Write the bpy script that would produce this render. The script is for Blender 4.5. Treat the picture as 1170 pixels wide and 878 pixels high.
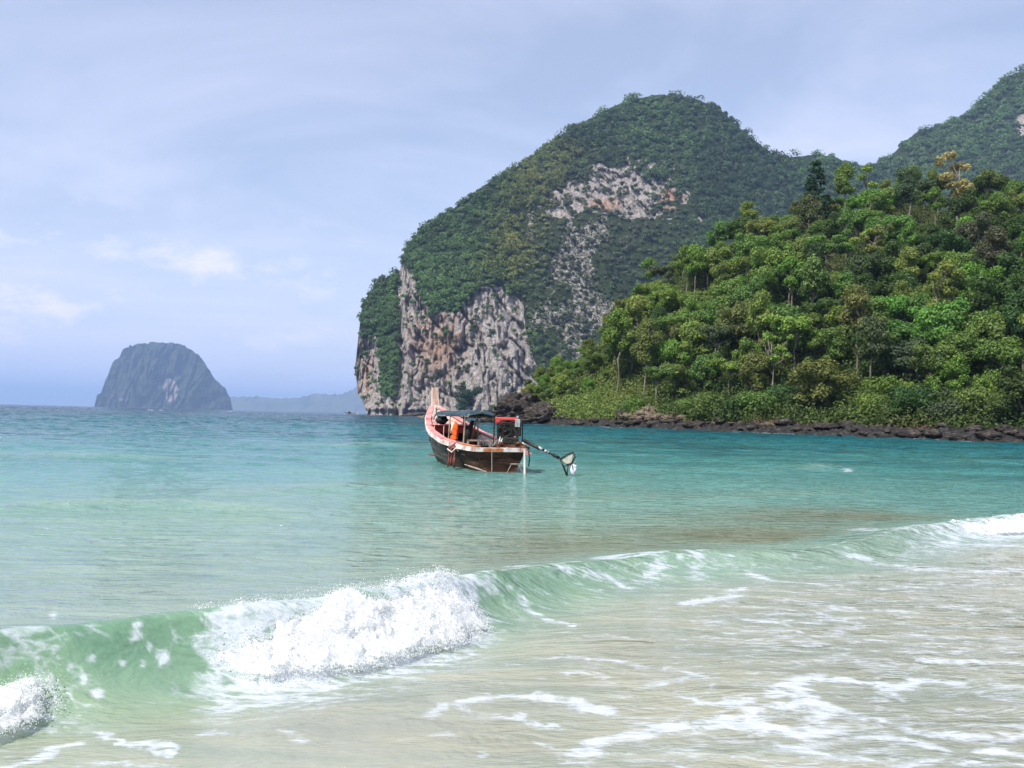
import bpy, bmesh, math, random
import numpy as np
from mathutils import Vector, Matrix

R = math.radians
rng = np.random.default_rng(7)
random.seed(7)
scene = bpy.context.scene
for o in list(bpy.data.objects):
    bpy.data.objects.remove(o)
COL = scene.collection

# ------------------------------------------------------------------ camera
F = 918.0                       # focal length in photo pixels (1170 wide)
CX, CY = 585.0, 439.0
CAMH = 1.7
PITCH, ROLL = R(2.36), R(1.46)
cam_d = bpy.data.cameras.new('camera')
cam = bpy.data.objects.new('camera', cam_d)
COL.objects.link(cam)
cam_d.sensor_fit = 'HORIZONTAL'
cam_d.sensor_width = 36.0
cam_d.lens = 36.0 * F / 1170.0
cam_d.clip_start = 0.05
cam_d.clip_end = 200000.0
M3 = Matrix.Rotation(R(90) + PITCH, 3, 'X') @ Matrix.Rotation(ROLL, 3, 'Z')
cam.matrix_world = Matrix.Translation((0, 0, CAMH)) @ M3.to_4x4()
scene.camera = cam

# ------------------------------------------------------------------ sky, sun, exposure
SUN_EL, SUN_AZ = R(52), R(-138)          # azimuth clockwise from +Y (the view direction)
world = bpy.data.worlds.new('World')
scene.world = world
world.use_nodes = True
wn, wl = world.node_tree.nodes, world.node_tree.links
wn.clear()
w_out = wn.new('ShaderNodeOutputWorld')
w_bg = wn.new('ShaderNodeBackground')
w_bg.inputs['Strength'].default_value = 0.133
w_sky = wn.new('ShaderNodeTexSky')
w_sky.sky_type = 'NISHITA'
w_sky.sun_disc = False
w_sky.sun_elevation = SUN_EL
w_sky.sun_rotation = SUN_AZ
w_sky.air_density = 1.0
w_sky.dust_density = 1.6
w_sky.ozone_density = 1.6
w_tc = wn.new('ShaderNodeTexCoord')
w_sep = wn.new('ShaderNodeSeparateXYZ')
wl.new(w_tc.outputs['Generated'], w_sep.inputs[0])
# clouds are laid out on a flat layer overhead: direction / height
w_zc = wn.new('ShaderNodeMath'); w_zc.operation = 'ADD'; w_zc.inputs[1].default_value = 0.16
wl.new(w_sep.outputs['Z'], w_zc.inputs[0])
w_div = wn.new('ShaderNodeVectorMath'); w_div.operation = 'DIVIDE'
w_cmb = wn.new('ShaderNodeCombineXYZ')
for k in range(3):
    wl.new(w_zc.outputs[0], w_cmb.inputs[k])
wl.new(w_tc.outputs['Generated'], w_div.inputs[0]); wl.new(w_cmb.outputs[0], w_div.inputs[1])
w_map = wn.new('ShaderNodeMapping')
w_map.inputs['Scale'].default_value = (0.75, 1.3, 0.3)
w_map.inputs['Rotation'].default_value = (0, 0, R(-18))
w_map.inputs['Location'].default_value = (3.1, 0.4, 0)
wl.new(w_div.outputs[0], w_map.inputs[0])
w_n1 = wn.new('ShaderNodeTexNoise'); w_n1.inputs['Scale'].default_value = 1.1
w_n1.inputs['Detail'].default_value = 7; w_n1.inputs['Roughness'].default_value = 0.55
w_n1.inputs['Distortion'].default_value = 0.7
wl.new(w_map.outputs[0], w_n1.inputs['Vector'])
w_r1 = wn.new('ShaderNodeValToRGB')
w_r1.color_ramp.elements[0].position = 0.36; w_r1.color_ramp.elements[0].color = (0.35,)*3 + (1,)
w_r1.color_ramp.elements[1].position = 0.72; w_r1.color_ramp.elements[1].color = (0.85,)*3 + (1,)
wl.new(w_n1.outputs['Fac'], w_r1.inputs[0])
w_mix = wn.new('ShaderNodeMixRGB')
w_mix.inputs['Color2'].default_value = (4.75, 5.05, 6.5, 1)
w_hz = wn.new('ShaderNodeMapRange'); w_hz.interpolation_type = 'SMOOTHSTEP'     # pale veil towards the horizon
w_hz.inputs['From Min'].default_value = 0.22; w_hz.inputs['From Max'].default_value = -0.02
w_hz.inputs['To Max'].default_value = 0.55
wl.new(w_sep.outputs['Z'], w_hz.inputs[0])
w_add = wn.new('ShaderNodeMath'); w_add.operation = 'ADD'; w_add.use_clamp = True
wl.new(w_r1.outputs[0], w_add.inputs[0]); wl.new(w_hz.outputs[0], w_add.inputs[1])
wl.new(w_add.outputs[0], w_mix.inputs['Fac'])
wl.new(w_sky.outputs[0], w_mix.inputs['Color1'])
# a few small puffs low on the left
w_n2 = wn.new('ShaderNodeTexNoise'); w_n2.inputs['Scale'].default_value = 9.0
w_n2.inputs['Detail'].default_value = 6; w_n2.inputs['Roughness'].default_value = 0.62
w_map2 = wn.new('ShaderNodeMapping'); w_map2.inputs['Scale'].default_value = (1.0, 1.0, 1.9)
w_map2.inputs['Location'].default_value = (0.35, 0.0, 0.15)
wl.new(w_tc.outputs['Generated'], w_map2.inputs[0]); wl.new(w_map2.outputs[0], w_n2.inputs['Vector'])
w_r2 = wn.new('ShaderNodeValToRGB')
w_r2.color_ramp.elements[0].position = 0.53; w_r2.color_ramp.elements[0].color = (0, 0, 0, 1)
w_r2.color_ramp.elements[1].position = 0.72; w_r2.color_ramp.elements[1].color = (1, 1, 1, 1)
wl.new(w_n2.outputs['Fac'], w_r2.inputs[0])
w_band = wn.new('ShaderNodeMapRange'); w_band.interpolation_type = 'SMOOTHSTEP'
w_band.inputs['From Min'].default_value = 0.26; w_band.inputs['From Max'].default_value = 0.15
wl.new(w_sep.outputs['Z'], w_band.inputs[0])
w_band2 = wn.new('ShaderNodeMapRange'); w_band2.interpolation_type = 'SMOOTHSTEP'
w_band2.inputs['From Min'].default_value = 0.02; w_band2.inputs['From Max'].default_value = 0.10
wl.new(w_sep.outputs['Z'], w_band2.inputs[0])
w_left = wn.new('ShaderNodeMapRange'); w_left.interpolation_type = 'SMOOTHSTEP'
w_left.inputs['From Min'].default_value = 0.0; w_left.inputs['From Max'].default_value = -0.45
wl.new(w_sep.outputs['X'], w_left.inputs[0])
w_m1 = wn.new('ShaderNodeMath'); w_m1.operation = 'MULTIPLY'
w_m2 = wn.new('ShaderNodeMath'); w_m2.operation = 'MULTIPLY'
w_m3 = wn.new('ShaderNodeMath'); w_m3.operation = 'MULTIPLY'
wl.new(w_band.outputs[0], w_m1.inputs[0]); wl.new(w_band2.outputs[0], w_m1.inputs[1])
wl.new(w_m1.outputs[0], w_m2.inputs[0]); wl.new(w_left.outputs[0], w_m2.inputs[1])
wl.new(w_m2.outputs[0], w_m3.inputs[0]); wl.new(w_r2.outputs[0], w_m3.inputs[1])
w_mixp = wn.new('ShaderNodeMixRGB'); w_mixp.inputs['Color2'].default_value = (6.6, 6.2, 7.1, 1)
wl.new(w_m3.outputs[0], w_mixp.inputs['Fac']); wl.new(w_mix.outputs[0], w_mixp.inputs['Color1'])
wl.new(w_mixp.outputs[0], w_bg.inputs['Color'])
wl.new(w_bg.outputs[0], w_out.inputs['Surface'])

sun_d = bpy.data.lights.new('sun', 'SUN')
sun_d.energy = 4.8
sun_d.angle = R(0.5)
sun_d.color = (1.0, 0.95, 0.87)
sun = bpy.data.objects.new('sun', sun_d)
COL.objects.link(sun)
sdir = Vector((math.sin(SUN_AZ) * math.cos(SUN_EL), math.cos(SUN_AZ) * math.cos(SUN_EL), math.sin(SUN_EL)))
sun.rotation_euler = sdir.to_track_quat('Z', 'Y').to_euler()

scene.view_settings.view_transform = 'Standard'
scene.view_settings.look = 'None'
scene.view_settings.gamma = 1.0
scene.view_settings.exposure = 0.45
scene.render.engine = 'CYCLES'
scene.cycles.max_bounces = 6
scene.cycles.transparent_max_bounces = 12

# ------------------------------------------------------------------ maths helpers
Mn = np.array(M3)
def ray(px, py):
    px, py = np.broadcast_arrays(np.asarray(px, float), np.asarray(py, float))
    d = np.stack([(px - CX) / F, (CY - py) / F, -np.ones_like(px)], -1)
    return d @ Mn.T
def W(px, py, D):
    """photo pixel + distance along the view -> point in the world"""
    r = ray(px, py)
    k = np.asarray(D, float) / r[..., 1]
    p = r * k[..., None]
    p[..., 2] += CAMH
    return p
def G(px, py, z=0.0):
    """photo pixel -> point of the horizontal plane at height z"""
    r = ray(px, py)
    k = (z - CAMH) / r[..., 2]
    p = r * k[..., None]
    p[..., 2] += CAMH
    return p
def xat(px, D, z):
    a = (np.asarray(px, float) - CX) / F
    v = (z - CAMH) * math.cos(PITCH) - D * math.sin(PITCH)
    nz = D * math.cos(PITCH) + (z - CAMH) * math.sin(PITCH)
    return (a * nz - v * math.sin(ROLL)) / math.cos(ROLL)
def project(p):
    q = (np.asarray(p, float) - np.array([0, 0, CAMH])) @ Mn
    return CX + F * q[..., 0] / -q[..., 2], CY - F * q[..., 1] / -q[..., 2]
def hy(px):
    return 462.0 + 0.0255 * np.asarray(px, float)

def _h(i, j, k, s):
    n = (i.astype(np.int64) * 374761393 + j.astype(np.int64) * 668265263 + k.astype(np.int64) * 2147483647 + s * 974634777) & 0xFFFFFFFF
    n = ((n ^ (n >> 13)) * 1274126177) & 0xFFFFFFFF
    n = ((n ^ (n >> 16)) * 2246822519) & 0xFFFFFFFF
    return ((n ^ (n >> 15)) & 0xFFFFFF) / float(0xFFFFFF)
def vn(x, y, z=0.0, s=0):
    x, y, z = np.broadcast_arrays(np.asarray(x, float), np.asarray(y, float), np.asarray(z, float))
    i, j, k = np.floor(x), np.floor(y), np.floor(z)
    fx, fy, fz = x - i, y - j, z - k
    fx, fy, fz = [f * f * (3 - 2 * f) for f in (fx, fy, fz)]
    i, j, k = i.astype(np.int64), j.astype(np.int64), k.astype(np.int64)
    def c(a, b, d): return _h(i + a, j + b, k + d, s)
    x00 = c(0,0,0) * (1-fx) + c(1,0,0) * fx; x10 = c(0,1,0) * (1-fx) + c(1,1,0) * fx
    x01 = c(0,0,1) * (1-fx) + c(1,0,1) * fx; x11 = c(0,1,1) * (1-fx) + c(1,1,1) * fx
    y0 = x00 * (1-fy) + x10 * fy; y1 = x01 * (1-fy) + x11 * fy
    return (y0 * (1-fz) + y1 * fz) * 2 - 1
def fbm(x, y, z=0.0, o=4, s=0, g=0.5):
    t, a, n = 0.0, 1.0, 0.0
    x = np.asarray(x, float); y = np.asarray(y, float); z = np.asarray(z, float)
    for q in range(o):
        t = t + a * vn(x, y, z, s + q * 17); n += a
        x = x * 2.03 + 5.1; y = y * 2.03 + 1.7; z = z * 2.03 + 3.3; a *= g
    return t / n
def sstep(a, b, x):
    t = np.clip((x - a) / (b - a), 0, 1)
    return t * t * (3 - 2 * t)
def tab(pts, x):
    p = np.array(pts, float)
    return np.interp(x, p[:, 0], p[:, 1])

# ------------------------------------------------------------------ object helpers
def mk(name, V, Fc, mat=None, parent=None, smooth=False, mats=None, midx=None):
    V = np.asarray(V, np.float32).reshape(-1, 3)
    me = bpy.data.meshes.new(name)
    if isinstance(Fc, np.ndarray):
        n, k = Fc.shape
        me.vertices.add(len(V)); me.vertices.foreach_set('co', V.ravel())
        me.loops.add(n * k); me.loops.foreach_set('vertex_index', Fc.astype(np.int32).ravel())
        me.polygons.add(n)
        me.polygons.foreach_set('loop_start', np.arange(0, n * k, k, dtype=np.int32))
        me.polygons.foreach_set('loop_total', np.full(n, k, np.int32))
        me.update(calc_edges=True)
    else:
        me.from_pydata([tuple(v) for v in V], [], Fc)
        me.update()
    if smooth:
        me.polygons.foreach_set('use_smooth', np.ones(len(me.polygons), bool))
    if mat: me.materials.append(mat)
    if mats:
        for m in mats: me.materials.append(m)
        if midx is not None: me.polygons.foreach_set('material_index', np.asarray(midx, np.int32))
    o = bpy.data.objects.new(name, me)
    COL.objects.link(o)
    if parent is not None: o.parent = parent
    return o
def grid_faces(nr, nc):
    i = np.arange(nr - 1)[:, None] * nc + np.arange(nc - 1)[None, :]
    return np.stack([i, i + 1, i + nc + 1, i + nc], -1).reshape(-1, 4)
def fattr(o, name, val):
    a = o.data.attributes.new(name, 'FLOAT', 'POINT')
    a.data.foreach_set('value', np.asarray(val, np.float32).ravel())
def cattr(o, name, val):
    a = o.data.attributes.new(name, 'FLOAT_COLOR', 'POINT')
    v = np.ones((len(o.data.vertices), 4), np.float32); v[:, :3] = np.asarray(val).reshape(-1, 3)
    a.data.foreach_set('color', v.ravel())
def tag(o, label=None, cat=None, group=None, kind=None):
    if label: o['label'] = label
    if cat: o['category'] = cat
    if group: o['group'] = group
    if kind: o['kind'] = kind
    return o
def empty(name, loc, rz=0.0):
    o = bpy.data.objects.new(name, None); COL.objects.link(o)
    o.location = loc; o.rotation_euler = (0, 0, rz); o.empty_display_size = 0.3
    return o

class MB:
    """collects boxes, tubes and spheres for ONE mesh"""
    def __init__(s): s.v = []; s.f = []
    def add(s, vs, fs):
        n = len(s.v); s.v += [tuple(v) for v in vs]; s.f += [tuple(n + i for i in f) for f in fs]; return s
    def box(s, c, d, rot=None):
        vs = []
        for z in (-.5, .5):
            for x, y in ((-.5, -.5), (.5, -.5), (.5, .5), (-.5, .5)):
                p = Vector((x * d[0], y * d[1], z * d[2]))
                if rot is not None: p = rot @ p
                vs.append(p + Vector(c))
        return s.add(vs, [(3,2,1,0),(4,5,6,7),(0,1,5,4),(1,2,6,5),(2,3,7,6),(3,0,4,7)])
    def tube(s, pts, r, n=8, cap=True):
        pts = [Vector(p) for p in pts]
        rs = r if hasattr(r, '__len__') else [r] * len(pts)
        vs, fs = [], []
        for i, p in enumerate(pts):
            t = (pts[min(i + 1, len(pts) - 1)] - pts[max(i - 1, 0)]).normalized()
            a = t.cross(Vector((0, 0, 1))) if abs(t.z) < .95 else t.cross(Vector((1, 0, 0)))
            a.normalize(); b = t.cross(a)
            for k in range(n):
                an = 2 * math.pi * k / n
                vs.append(p + (a * math.cos(an) + b * math.sin(an)) * rs[i])
        for i in range(len(pts) - 1):
            for k in range(n):
                fs.append((i*n + k, i*n + (k+1) % n, (i+1)*n + (k+1) % n, (i+1)*n + k))
        if cap: fs += [tuple(range(n))[::-1], tuple((len(pts)-1)*n + k for k in range(n))]
        return s.add(vs, fs)
    def ell(s, c, r, nu=12, nv=8, noise=0.0, seed=0):
        vs, fs = [], []
        for j in range(nv + 1):
            th = math.pi * j / nv
            for i in range(nu):
                ph = 2 * math.pi * i / nu
                d = Vector((math.sin(th) * math.cos(ph), math.sin(th) * math.sin(ph), math.cos(th)))
                k = 1.0
                if noise: k += noise * float(fbm(d.x * 1.6 + seed, d.y * 1.6, d.z * 1.6, 3, 5))
                vs.append((c[0] + d.x * r[0] * k, c[1] + d.y * r[1] * k, c[2] + d.z * r[2] * k))
        for j in range(nv):
            for i in range(nu):
                fs.append((j*nu + i, (j+1)*nu + i, (j+1)*nu + (i+1) % nu, j*nu + (i+1) % nu))
        return s.add(vs, fs)
    def ring(s, c, R_, r, u, v, n=24, m=6):
        c, u, v = Vector(c), Vector(u).normalized(), Vector(v).normalized(); w = u.cross(v)
        vs, fs = [], []
        for i in range(n):
            a = 2 * math.pi * i / n; d = u * math.cos(a) + v * math.sin(a)
            for k in range(m):
                b = 2 * math.pi * k / m
                vs.append(c + d * (R_ + r * math.cos(b)) + w * r * math.sin(b))
        for i in range(n):
            for k in range(m):
                fs.append((i*m + k, ((i+1) % n)*m + k, ((i+1) % n)*m + (k+1) % m, i*m + (k+1) % m))
        return s.add(vs, fs)
    def build(s, name, mat, parent=None, smooth=False, bevel=0.0):
        o = mk(name, np.array(s.v), [list(f) for f in s.f], mat, parent, smooth)
        if bevel:
            b = o.modifiers.new('bevel', 'BEVEL'); b.width = bevel; b.segments = 2; b.limit_method = 'ANGLE'
        return o

# ------------------------------------------------------------------ material helpers
class MT:
    def __init__(s, name):
        s.m = bpy.data.materials.new(name); s.m.use_nodes = True
        s.t = s.m.node_tree; s.n = s.t.nodes; s.l = s.t.links
        s.p = s.n['Principled BSDF']; s.out = s.n['Material Output']
    def node(s, typ, **kw):
        n = s.n.new(typ)
        for k, v in kw.items(): setattr(n, k, v)
        return n
    def link(s, a, b): s.l.new(a, b); return s
    def val(s, sock, v):
        if hasattr(v, 'is_output') or isinstance(v, bpy.types.NodeSocket): s.l.new(v, sock)
        else:
            if isinstance(v, tuple) and len(v) == 3 and len(sock.default_value) == 4: v = v + (1,)
            sock.default_value = v
    def pos(s, scale=(1, 1, 1), rot=(0, 0, 0), obj=False, loc=(0, 0, 0)):
        if obj: src = s.node('ShaderNodeTexCoord').outputs['Object']
        else: src = s.node('ShaderNodeNewGeometry').outputs['Position']
        m = s.node('ShaderNodeMapping'); m.inputs['Rotation'].default_value = rot
        # rotate first, then scale
        s.link(src, m.inputs[0])
        m2 = s.node('ShaderNodeMapping'); m2.inputs['Scale'].default_value = scale; m2.inputs['Location'].default_value = loc
        s.link(m.outputs[0], m2.inputs[0])
        return m2.outputs[0]
    def noise(s, vec, scale, detail=4, rough=.5, dist=0.0):
        n = s.node('ShaderNodeTexNoise'); s.link(vec, n.inputs['Vector'])
        n.inputs['Scale'].default_value = scale; n.inputs['Detail'].default_value = detail
        n.inputs['Roughness'].default_value = rough; n.inputs['Distortion'].default_value = dist
        return n.outputs['Fac']
    def vor(s, vec, scale, feature='F1', rnd=1.0):
        n = s.node('ShaderNodeTexVoronoi'); n.feature = feature; s.link(vec, n.inputs['Vector'])
        n.inputs['Scale'].default_value = scale; n.inputs['Randomness'].default_value = rnd
        return n.outputs['Distance']
    def ramp(s, fac, stops, interp='LINEAR'):
        n = s.node('ShaderNodeValToRGB'); cr = n.color_ramp; cr.interpolation = interp
        while len(cr.elements) < len(stops): cr.elements.new(0.5)
        for e, (p, c) in zip(cr.elements, stops):
            e.position = p; e.color = (c if isinstance(c, tuple) else (c, c, c)) + (1,)
        s.val(n.inputs[0], fac); return n.outputs[0]
    def mix(s, f, a, b, mode='MIX'):
        n = s.node('ShaderNodeMixRGB', blend_type=mode)
        s.val(n.inputs[0], f); s.val(n.inputs[1], a); s.val(n.inputs[2], b); return n.outputs[0]
    def math(s, op, a, b=None, clamp=False):
        n = s.node('ShaderNodeMath', operation=op, use_clamp=clamp); s.val(n.inputs[0], a)
        if b is not None: s.val(n.inputs[1], b)
        return n.outputs[0]
    def mr(s, v, a, b, c=0.0, d=1.0, smooth=True):
        n = s.node('ShaderNodeMapRange'); n.interpolation_type = 'SMOOTHSTEP' if smooth else 'LINEAR'
        s.val(n.inputs['Value'], v); s.val(n.inputs['From Min'], a); s.val(n.inputs['From Max'], b)
        s.val(n.inputs['To Min'], c); s.val(n.inputs['To Max'], d); return n.outputs[0]
    def attr(s, name, what='Fac'):
        n = s.node('ShaderNodeAttribute'); n.attribute_name = name; return n.outputs[what]
    def bump(s, h, strength=1.0, dist=0.1, normal=None):
        n = s.node('ShaderNodeBump'); s.val(n.inputs['Height'], h)
        s.val(n.inputs['Strength'], strength); s.val(n.inputs['Distance'], dist)
        if normal is not None: s.link(normal, n.inputs['Normal'])
        return n.outputs[0]
    def set(s, **kw):
        for k, v in kw.items(): s.val(s.p.inputs[k.replace('_', ' ')], v)
        return s

def weathered(name, a, b, scale=6, rough=.7, lo=.35, hi=.65, metal=0.0, bump=0.3, bd=.01, stretch=(1, 1, 1), spec=.3):
    m = MT(name); v = m.pos(stretch, obj=True)
    n = m.noise(v, scale, 6, .6)
    m.set(Base_Color=m.ramp(n, [(lo, a), (hi, b)]), Roughness=rough, Metallic=metal)
    m.p.inputs['Specular IOR Level'].default_value = spec
    m.link(m.bump(m.noise(v, scale * 4, 4), bump, bd), m.p.inputs['Normal'])
    return m.m

# ------------------------------------------------------------------ SEA
SHORE_T = [(556, 214), (575, 206), (597, 200), (640, 184), (700, 170), (750, 161), (800, 154), (860, 137), (930, 128), (1000, 120), (1100, 111), (1170, 106), (1300, 92), (1500, 72), (1700, 58)]
# the breaking wave: its crest in the world, from where it stands in the photograph
CREST = [(-420, 790, .30), (-200, 752, .33), (0, 713, .37), (60, 707, .36), (120, 699, .38), (210, 692, .40), (300, 692, .37), (350, 682, .37),
         (420, 674, .36), (480, 662, .35), (540, 642, .36), (575, 651, .24), (620, 649, .17), (700, 637, .15), (760, 629, .17), (800, 625, .19),
         (860, 631, .14), (930, 630, .11), (990, 615, .13), (1050, 599, .19), (1110, 592, .20), (1170, 588, .21), (1260, 580, .2), (1500, 560, .15)]
crest_w = np.array([G(a, b, c)[:2] for a, b, c in CREST]); crest_a = np.array([c for _, _, c in CREST])
def polydist(P, line, vals=None):
    """distance to a polyline, sign by side, and a value interpolated along it"""
    P = P.reshape(-1, 2)
    best = np.full(len(P), 1e9); sg = np.zeros(len(P)); val = np.zeros(len(P))
    for i in range(len(line) - 1):
        a, b = line[i], line[i + 1]; d = b - a; L = np.hypot(*d)
        q = P - a; t = np.clip(q @ d / (L * L), 0, 1)
        e = q - t[:, None] * d; dist = np.hypot(e[:, 0], e[:, 1])
        cr = d[0] * q[:, 1] - d[1] * q[:, 0]
        m = dist < best
        best[m] = dist[m]; sg[m] = np.sign(cr[m])
        if vals is not None: val[m] = (vals[i] * (1 - t) + vals[i + 1] * t)[m]
    return best, sg, val
# smooth the crest line a little
def smooth_line(L, A, n=160):
    s = np.r_[0, np.cumsum(np.hypot(*np.diff(L, axis=0).T))]
    u = np.linspace(0, s[-1], n)
    x, y, a = np.interp(u, s, L[:, 0]), np.interp(u, s, L[:, 1]), np.interp(u, s, A)
    k = np.array([1, 2, 3, 2, 1.]) / 9
    for _ in range(7):
        for q in (x, y, a):
            q[2:-2] = np.convolve(q, k, 'valid')
    return np.stack([x, y], 1), a
crest_w, crest_a = smooth_line(crest_w, crest_a)

SWELL = [  # low green humps further out: photo pixels, height, half widths
    ([(-100, 585), (20, 580), (120, 578), (230, 579), (330, 586), (400, 594)], .11, .35, .9),
    ([(190, 574), (300, 560), (420, 556), (520, 560)], .07, .5, 1.2),
    ([(-100, 525), (60, 522), (160, 524), (240, 528)], .11, .8, 2.0),
    ([(560, 565), (700, 572), (820, 570), (1000, 560)], .05, .5, 1.2),
    ([(905, 538), (945, 535), (975, 535)], .16, .5, 1.2),
    ([(300, 512), (430, 509), (500, 512)], .10, 1.0, 2.0),
]
def sea(x, y):
    P = np.stack([x.ravel(), y.ravel()], 1)
    r = np.hypot(P[:, 0], P[:, 1])
    h = np.zeros(len(P)); green = np.zeros(len(P)); dx = np.zeros(len(P)); dy = np.zeros(len(P))
    near = r < 40
    Pn = P[near]
    dist, sg, A = polydist(Pn, crest_w, crest_a)
    d = dist * sg                     # > 0 offshore
    wf = .30 + .05 * vn(Pn[:, 0] * 1.3, Pn[:, 1] * 1.3, 0, 3)
    A = A * (1 + .10 * vn(Pn[:, 0] * 2.2, Pn[:, 1] * 2.2, 0, 9))
    prof = np.where(d > 0, np.exp(-(d / .85) ** 2) * .75 + np.exp(-(d / .25) ** 2) * .25, np.exp(-(np.abs(d) / wf) ** 1.7))
    hn = A * prof
    foot = -.05 * np.exp(-((d + .75) / .35) ** 2)
    hn = hn + foot * (A / .35)
    gn = np.where(d < 0, sstep(-1.15, -.1, d), sstep(.5, .02, d) * .9) * sstep(.04, .17, A)
    # the face leans over towards the shore
    sh = .30 * (hn.clip(0) ** 1.3) / .35 ** .3 * (np.abs(d) < .6)
    dxn, dyn = .58 * sh, -.81 * sh
    h[near] = hn; green[near] = gn; dx[near] = dxn; dy[near] = dyn
    for pts, A_, f, b in SWELL:
        line = np.array([G(a, c)[:2] for a, c in pts])
        if True:
            nn = r < 140
            ds, sg, _ = polydist(P[nn], line)
            fall = np.ones(nn.sum())
            e0 = np.hypot(*(P[nn] - line[0]).T); e1 = np.hypot(*(P[nn] - line[-1]).T)
            d = ds * sg
            pr = np.where(d > 0, np.exp(-(ds / b) ** 2), np.exp(-(ds / f) ** 2))
            L = np.hypot(*(line[-1] - line[0]))
            pr = pr * sstep(0, .35 * L, e0) * sstep(0, .35 * L, e1)
            h[nn] += A_ * pr
            green[nn] = np.maximum(green[nn], pr * np.where(d < .1, .5, .25))
    # open water: short crossing ripples, growing with distance from the beach
    ca, sa = math.cos(R(36)), math.sin(R(36))
    u, v = P[:, 0] * ca + P[:, 1] * sa, -P[:, 0] * sa + P[:, 1] * ca
    amp = np.interp(r, [0, 6, 15, 40, 120, 400, 1500], [.006, .010, .016, .035, .07, .10, 0.0])
    fine = np.interp(r, [0, 10, 40, 80], [1, 1, .5, 0])
    w = fbm(P[:, 0] * .55, P[:, 1] * 1.5, 0, 3, 21) + .6 * fbm(u * .9, v * 2.6, 0, 2, 33)
    w2 = fbm(P[:, 0] * 3.2, P[:, 1] * 7.0, 0, 2, 51) * fine * .5
    h += amp * (w + w2)
    h += np.interp(r, [0, 20, 60, 300, 1200], [0, 0, .05, .10, 0]) * fbm(P[:, 0] * .08, P[:, 1] * .22, 0, 2, 60)
    # wind waves with crests a few metres long
    def ridge(x, y, o, sd): return 1 - 2.4 * np.abs(fbm(x, y, 0, o, sd, .5))
    h += np.interp(r, [0, 9, 18, 35, 90, 180, 320], [0, 0, .02, .07, .17, .18, 0]) * (ridge(P[:, 0] * .20 + P[:, 1] * .05, P[:, 1] * .46, 3, 64) - .3)
    h += np.interp(r, [0, 60, 150, 500, 1200, 2500], [0, 0, .16, .42, .45, 0]) * (ridge(P[:, 0] * .075 + P[:, 1] * .02, P[:, 1] * .16, 2, 68) - .3)
    return h, green, dx, dy

ang = np.concatenate([np.linspace(-88, -37, 60)[:-1], np.linspace(-37, 37, 900), np.linspace(37, 88, 60)[1:]])
rows = np.concatenate([[0.3, .8, 1.3, 1.8], np.exp(np.linspace(math.log(2.3), math.log(60), 620)), np.exp(np.linspace(math.log(60), math.log(600), 440))[1:], np.exp(np.linspace(math.log(600), math.log(31000), 120))[1:]])
AA, RR = np.meshgrid(np.radians(ang), rows)
SX, SY = RR * np.sin(AA), RR * np.cos(AA)
sh_, gr_, dx_, dy_ = sea(SX, SY)
sea_v = np.stack([SX.ravel() + dx_, SY.ravel() + dy_, sh_], 1)

# body colour of the water: it follows the depth over the sand, plus a painted hill reflection
def lerp_cols(t, stops):
    xs = [s[0] for s in stops]; return np.stack([np.interp(t, xs, [s[1][k] for s in stops]) for k in range(3)], 1)
px_, py_ = SX.ravel(), SY.ravel()
rr = np.hypot(px_, py_)
cd_, cs_, _ = polydist(np.stack([px_, py_], 1)[rr < 40], crest_w, crest_a)
off_ = np.full(len(px_), 99.0); off_[rr < 40] = cd_ * cs_
along = rr * (1 + .10 * fbm(px_ * .12, py_ * .12, 0, 2, 77)) - .05 * px_
body = lerp_cols(np.log(np.maximum(along, .5)), [
    (math.log(3.0), (.30, .31, .23)), (math.log(5.0), (.24, .28, .22)), (math.log(8.0), (.21, .275, .225)),
    (math.log(13.), (.18, .28, .23)), (math.log(22.), (.10, .24, .215)), (math.log(36.), (.042, .180, .172)), (math.log(55.), (.018, .125, .135)),
    (math.log(90.), (.006, .100, .118)), (math.log(200.), (.003, .062, .088)), (math.log(900.), (.001, .032, .060))])
inshore = sstep(.1, -2.0, off_ + .4 * fbm(px_ * .6, py_ * .6, 0, 2, 78))[:, None]
body = body * (1 - inshore) + np.array([.275, .285, .228])[None] * inshore
olive = sstep(.3, 1.2, off_) * sstep(5.0, 1.8, off_) * sstep(-1.2, .6, px_) * sstep(9.5, 6.5, px_ ) * np.clip(.75 + .9 * fbm(px_ * .25, py_ * .9, 0, 3, 79), 0, 1)  # olive of shallow sand, with the hill's reflection painted into the colour
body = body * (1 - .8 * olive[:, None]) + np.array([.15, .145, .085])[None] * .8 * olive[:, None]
sandp = fbm(px_ * .9, py_ * 1.8, 0, 3, 88) * sstep(14, 5, rr)
body *= (1 + .16 * sandp)[:, None]
gcol = np.array([.13, .25, .155]); 
gfar = np.array([.19, .28, .21])
gg = (gr_ * .85)[:, None]
gc = gcol[None] * (1 - sstep(6.5, 11, rr))[:, None] + gfar[None] * sstep(6.5, 11, rr)[:, None]
body = body * (1 - gg) + gc * gg

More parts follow.
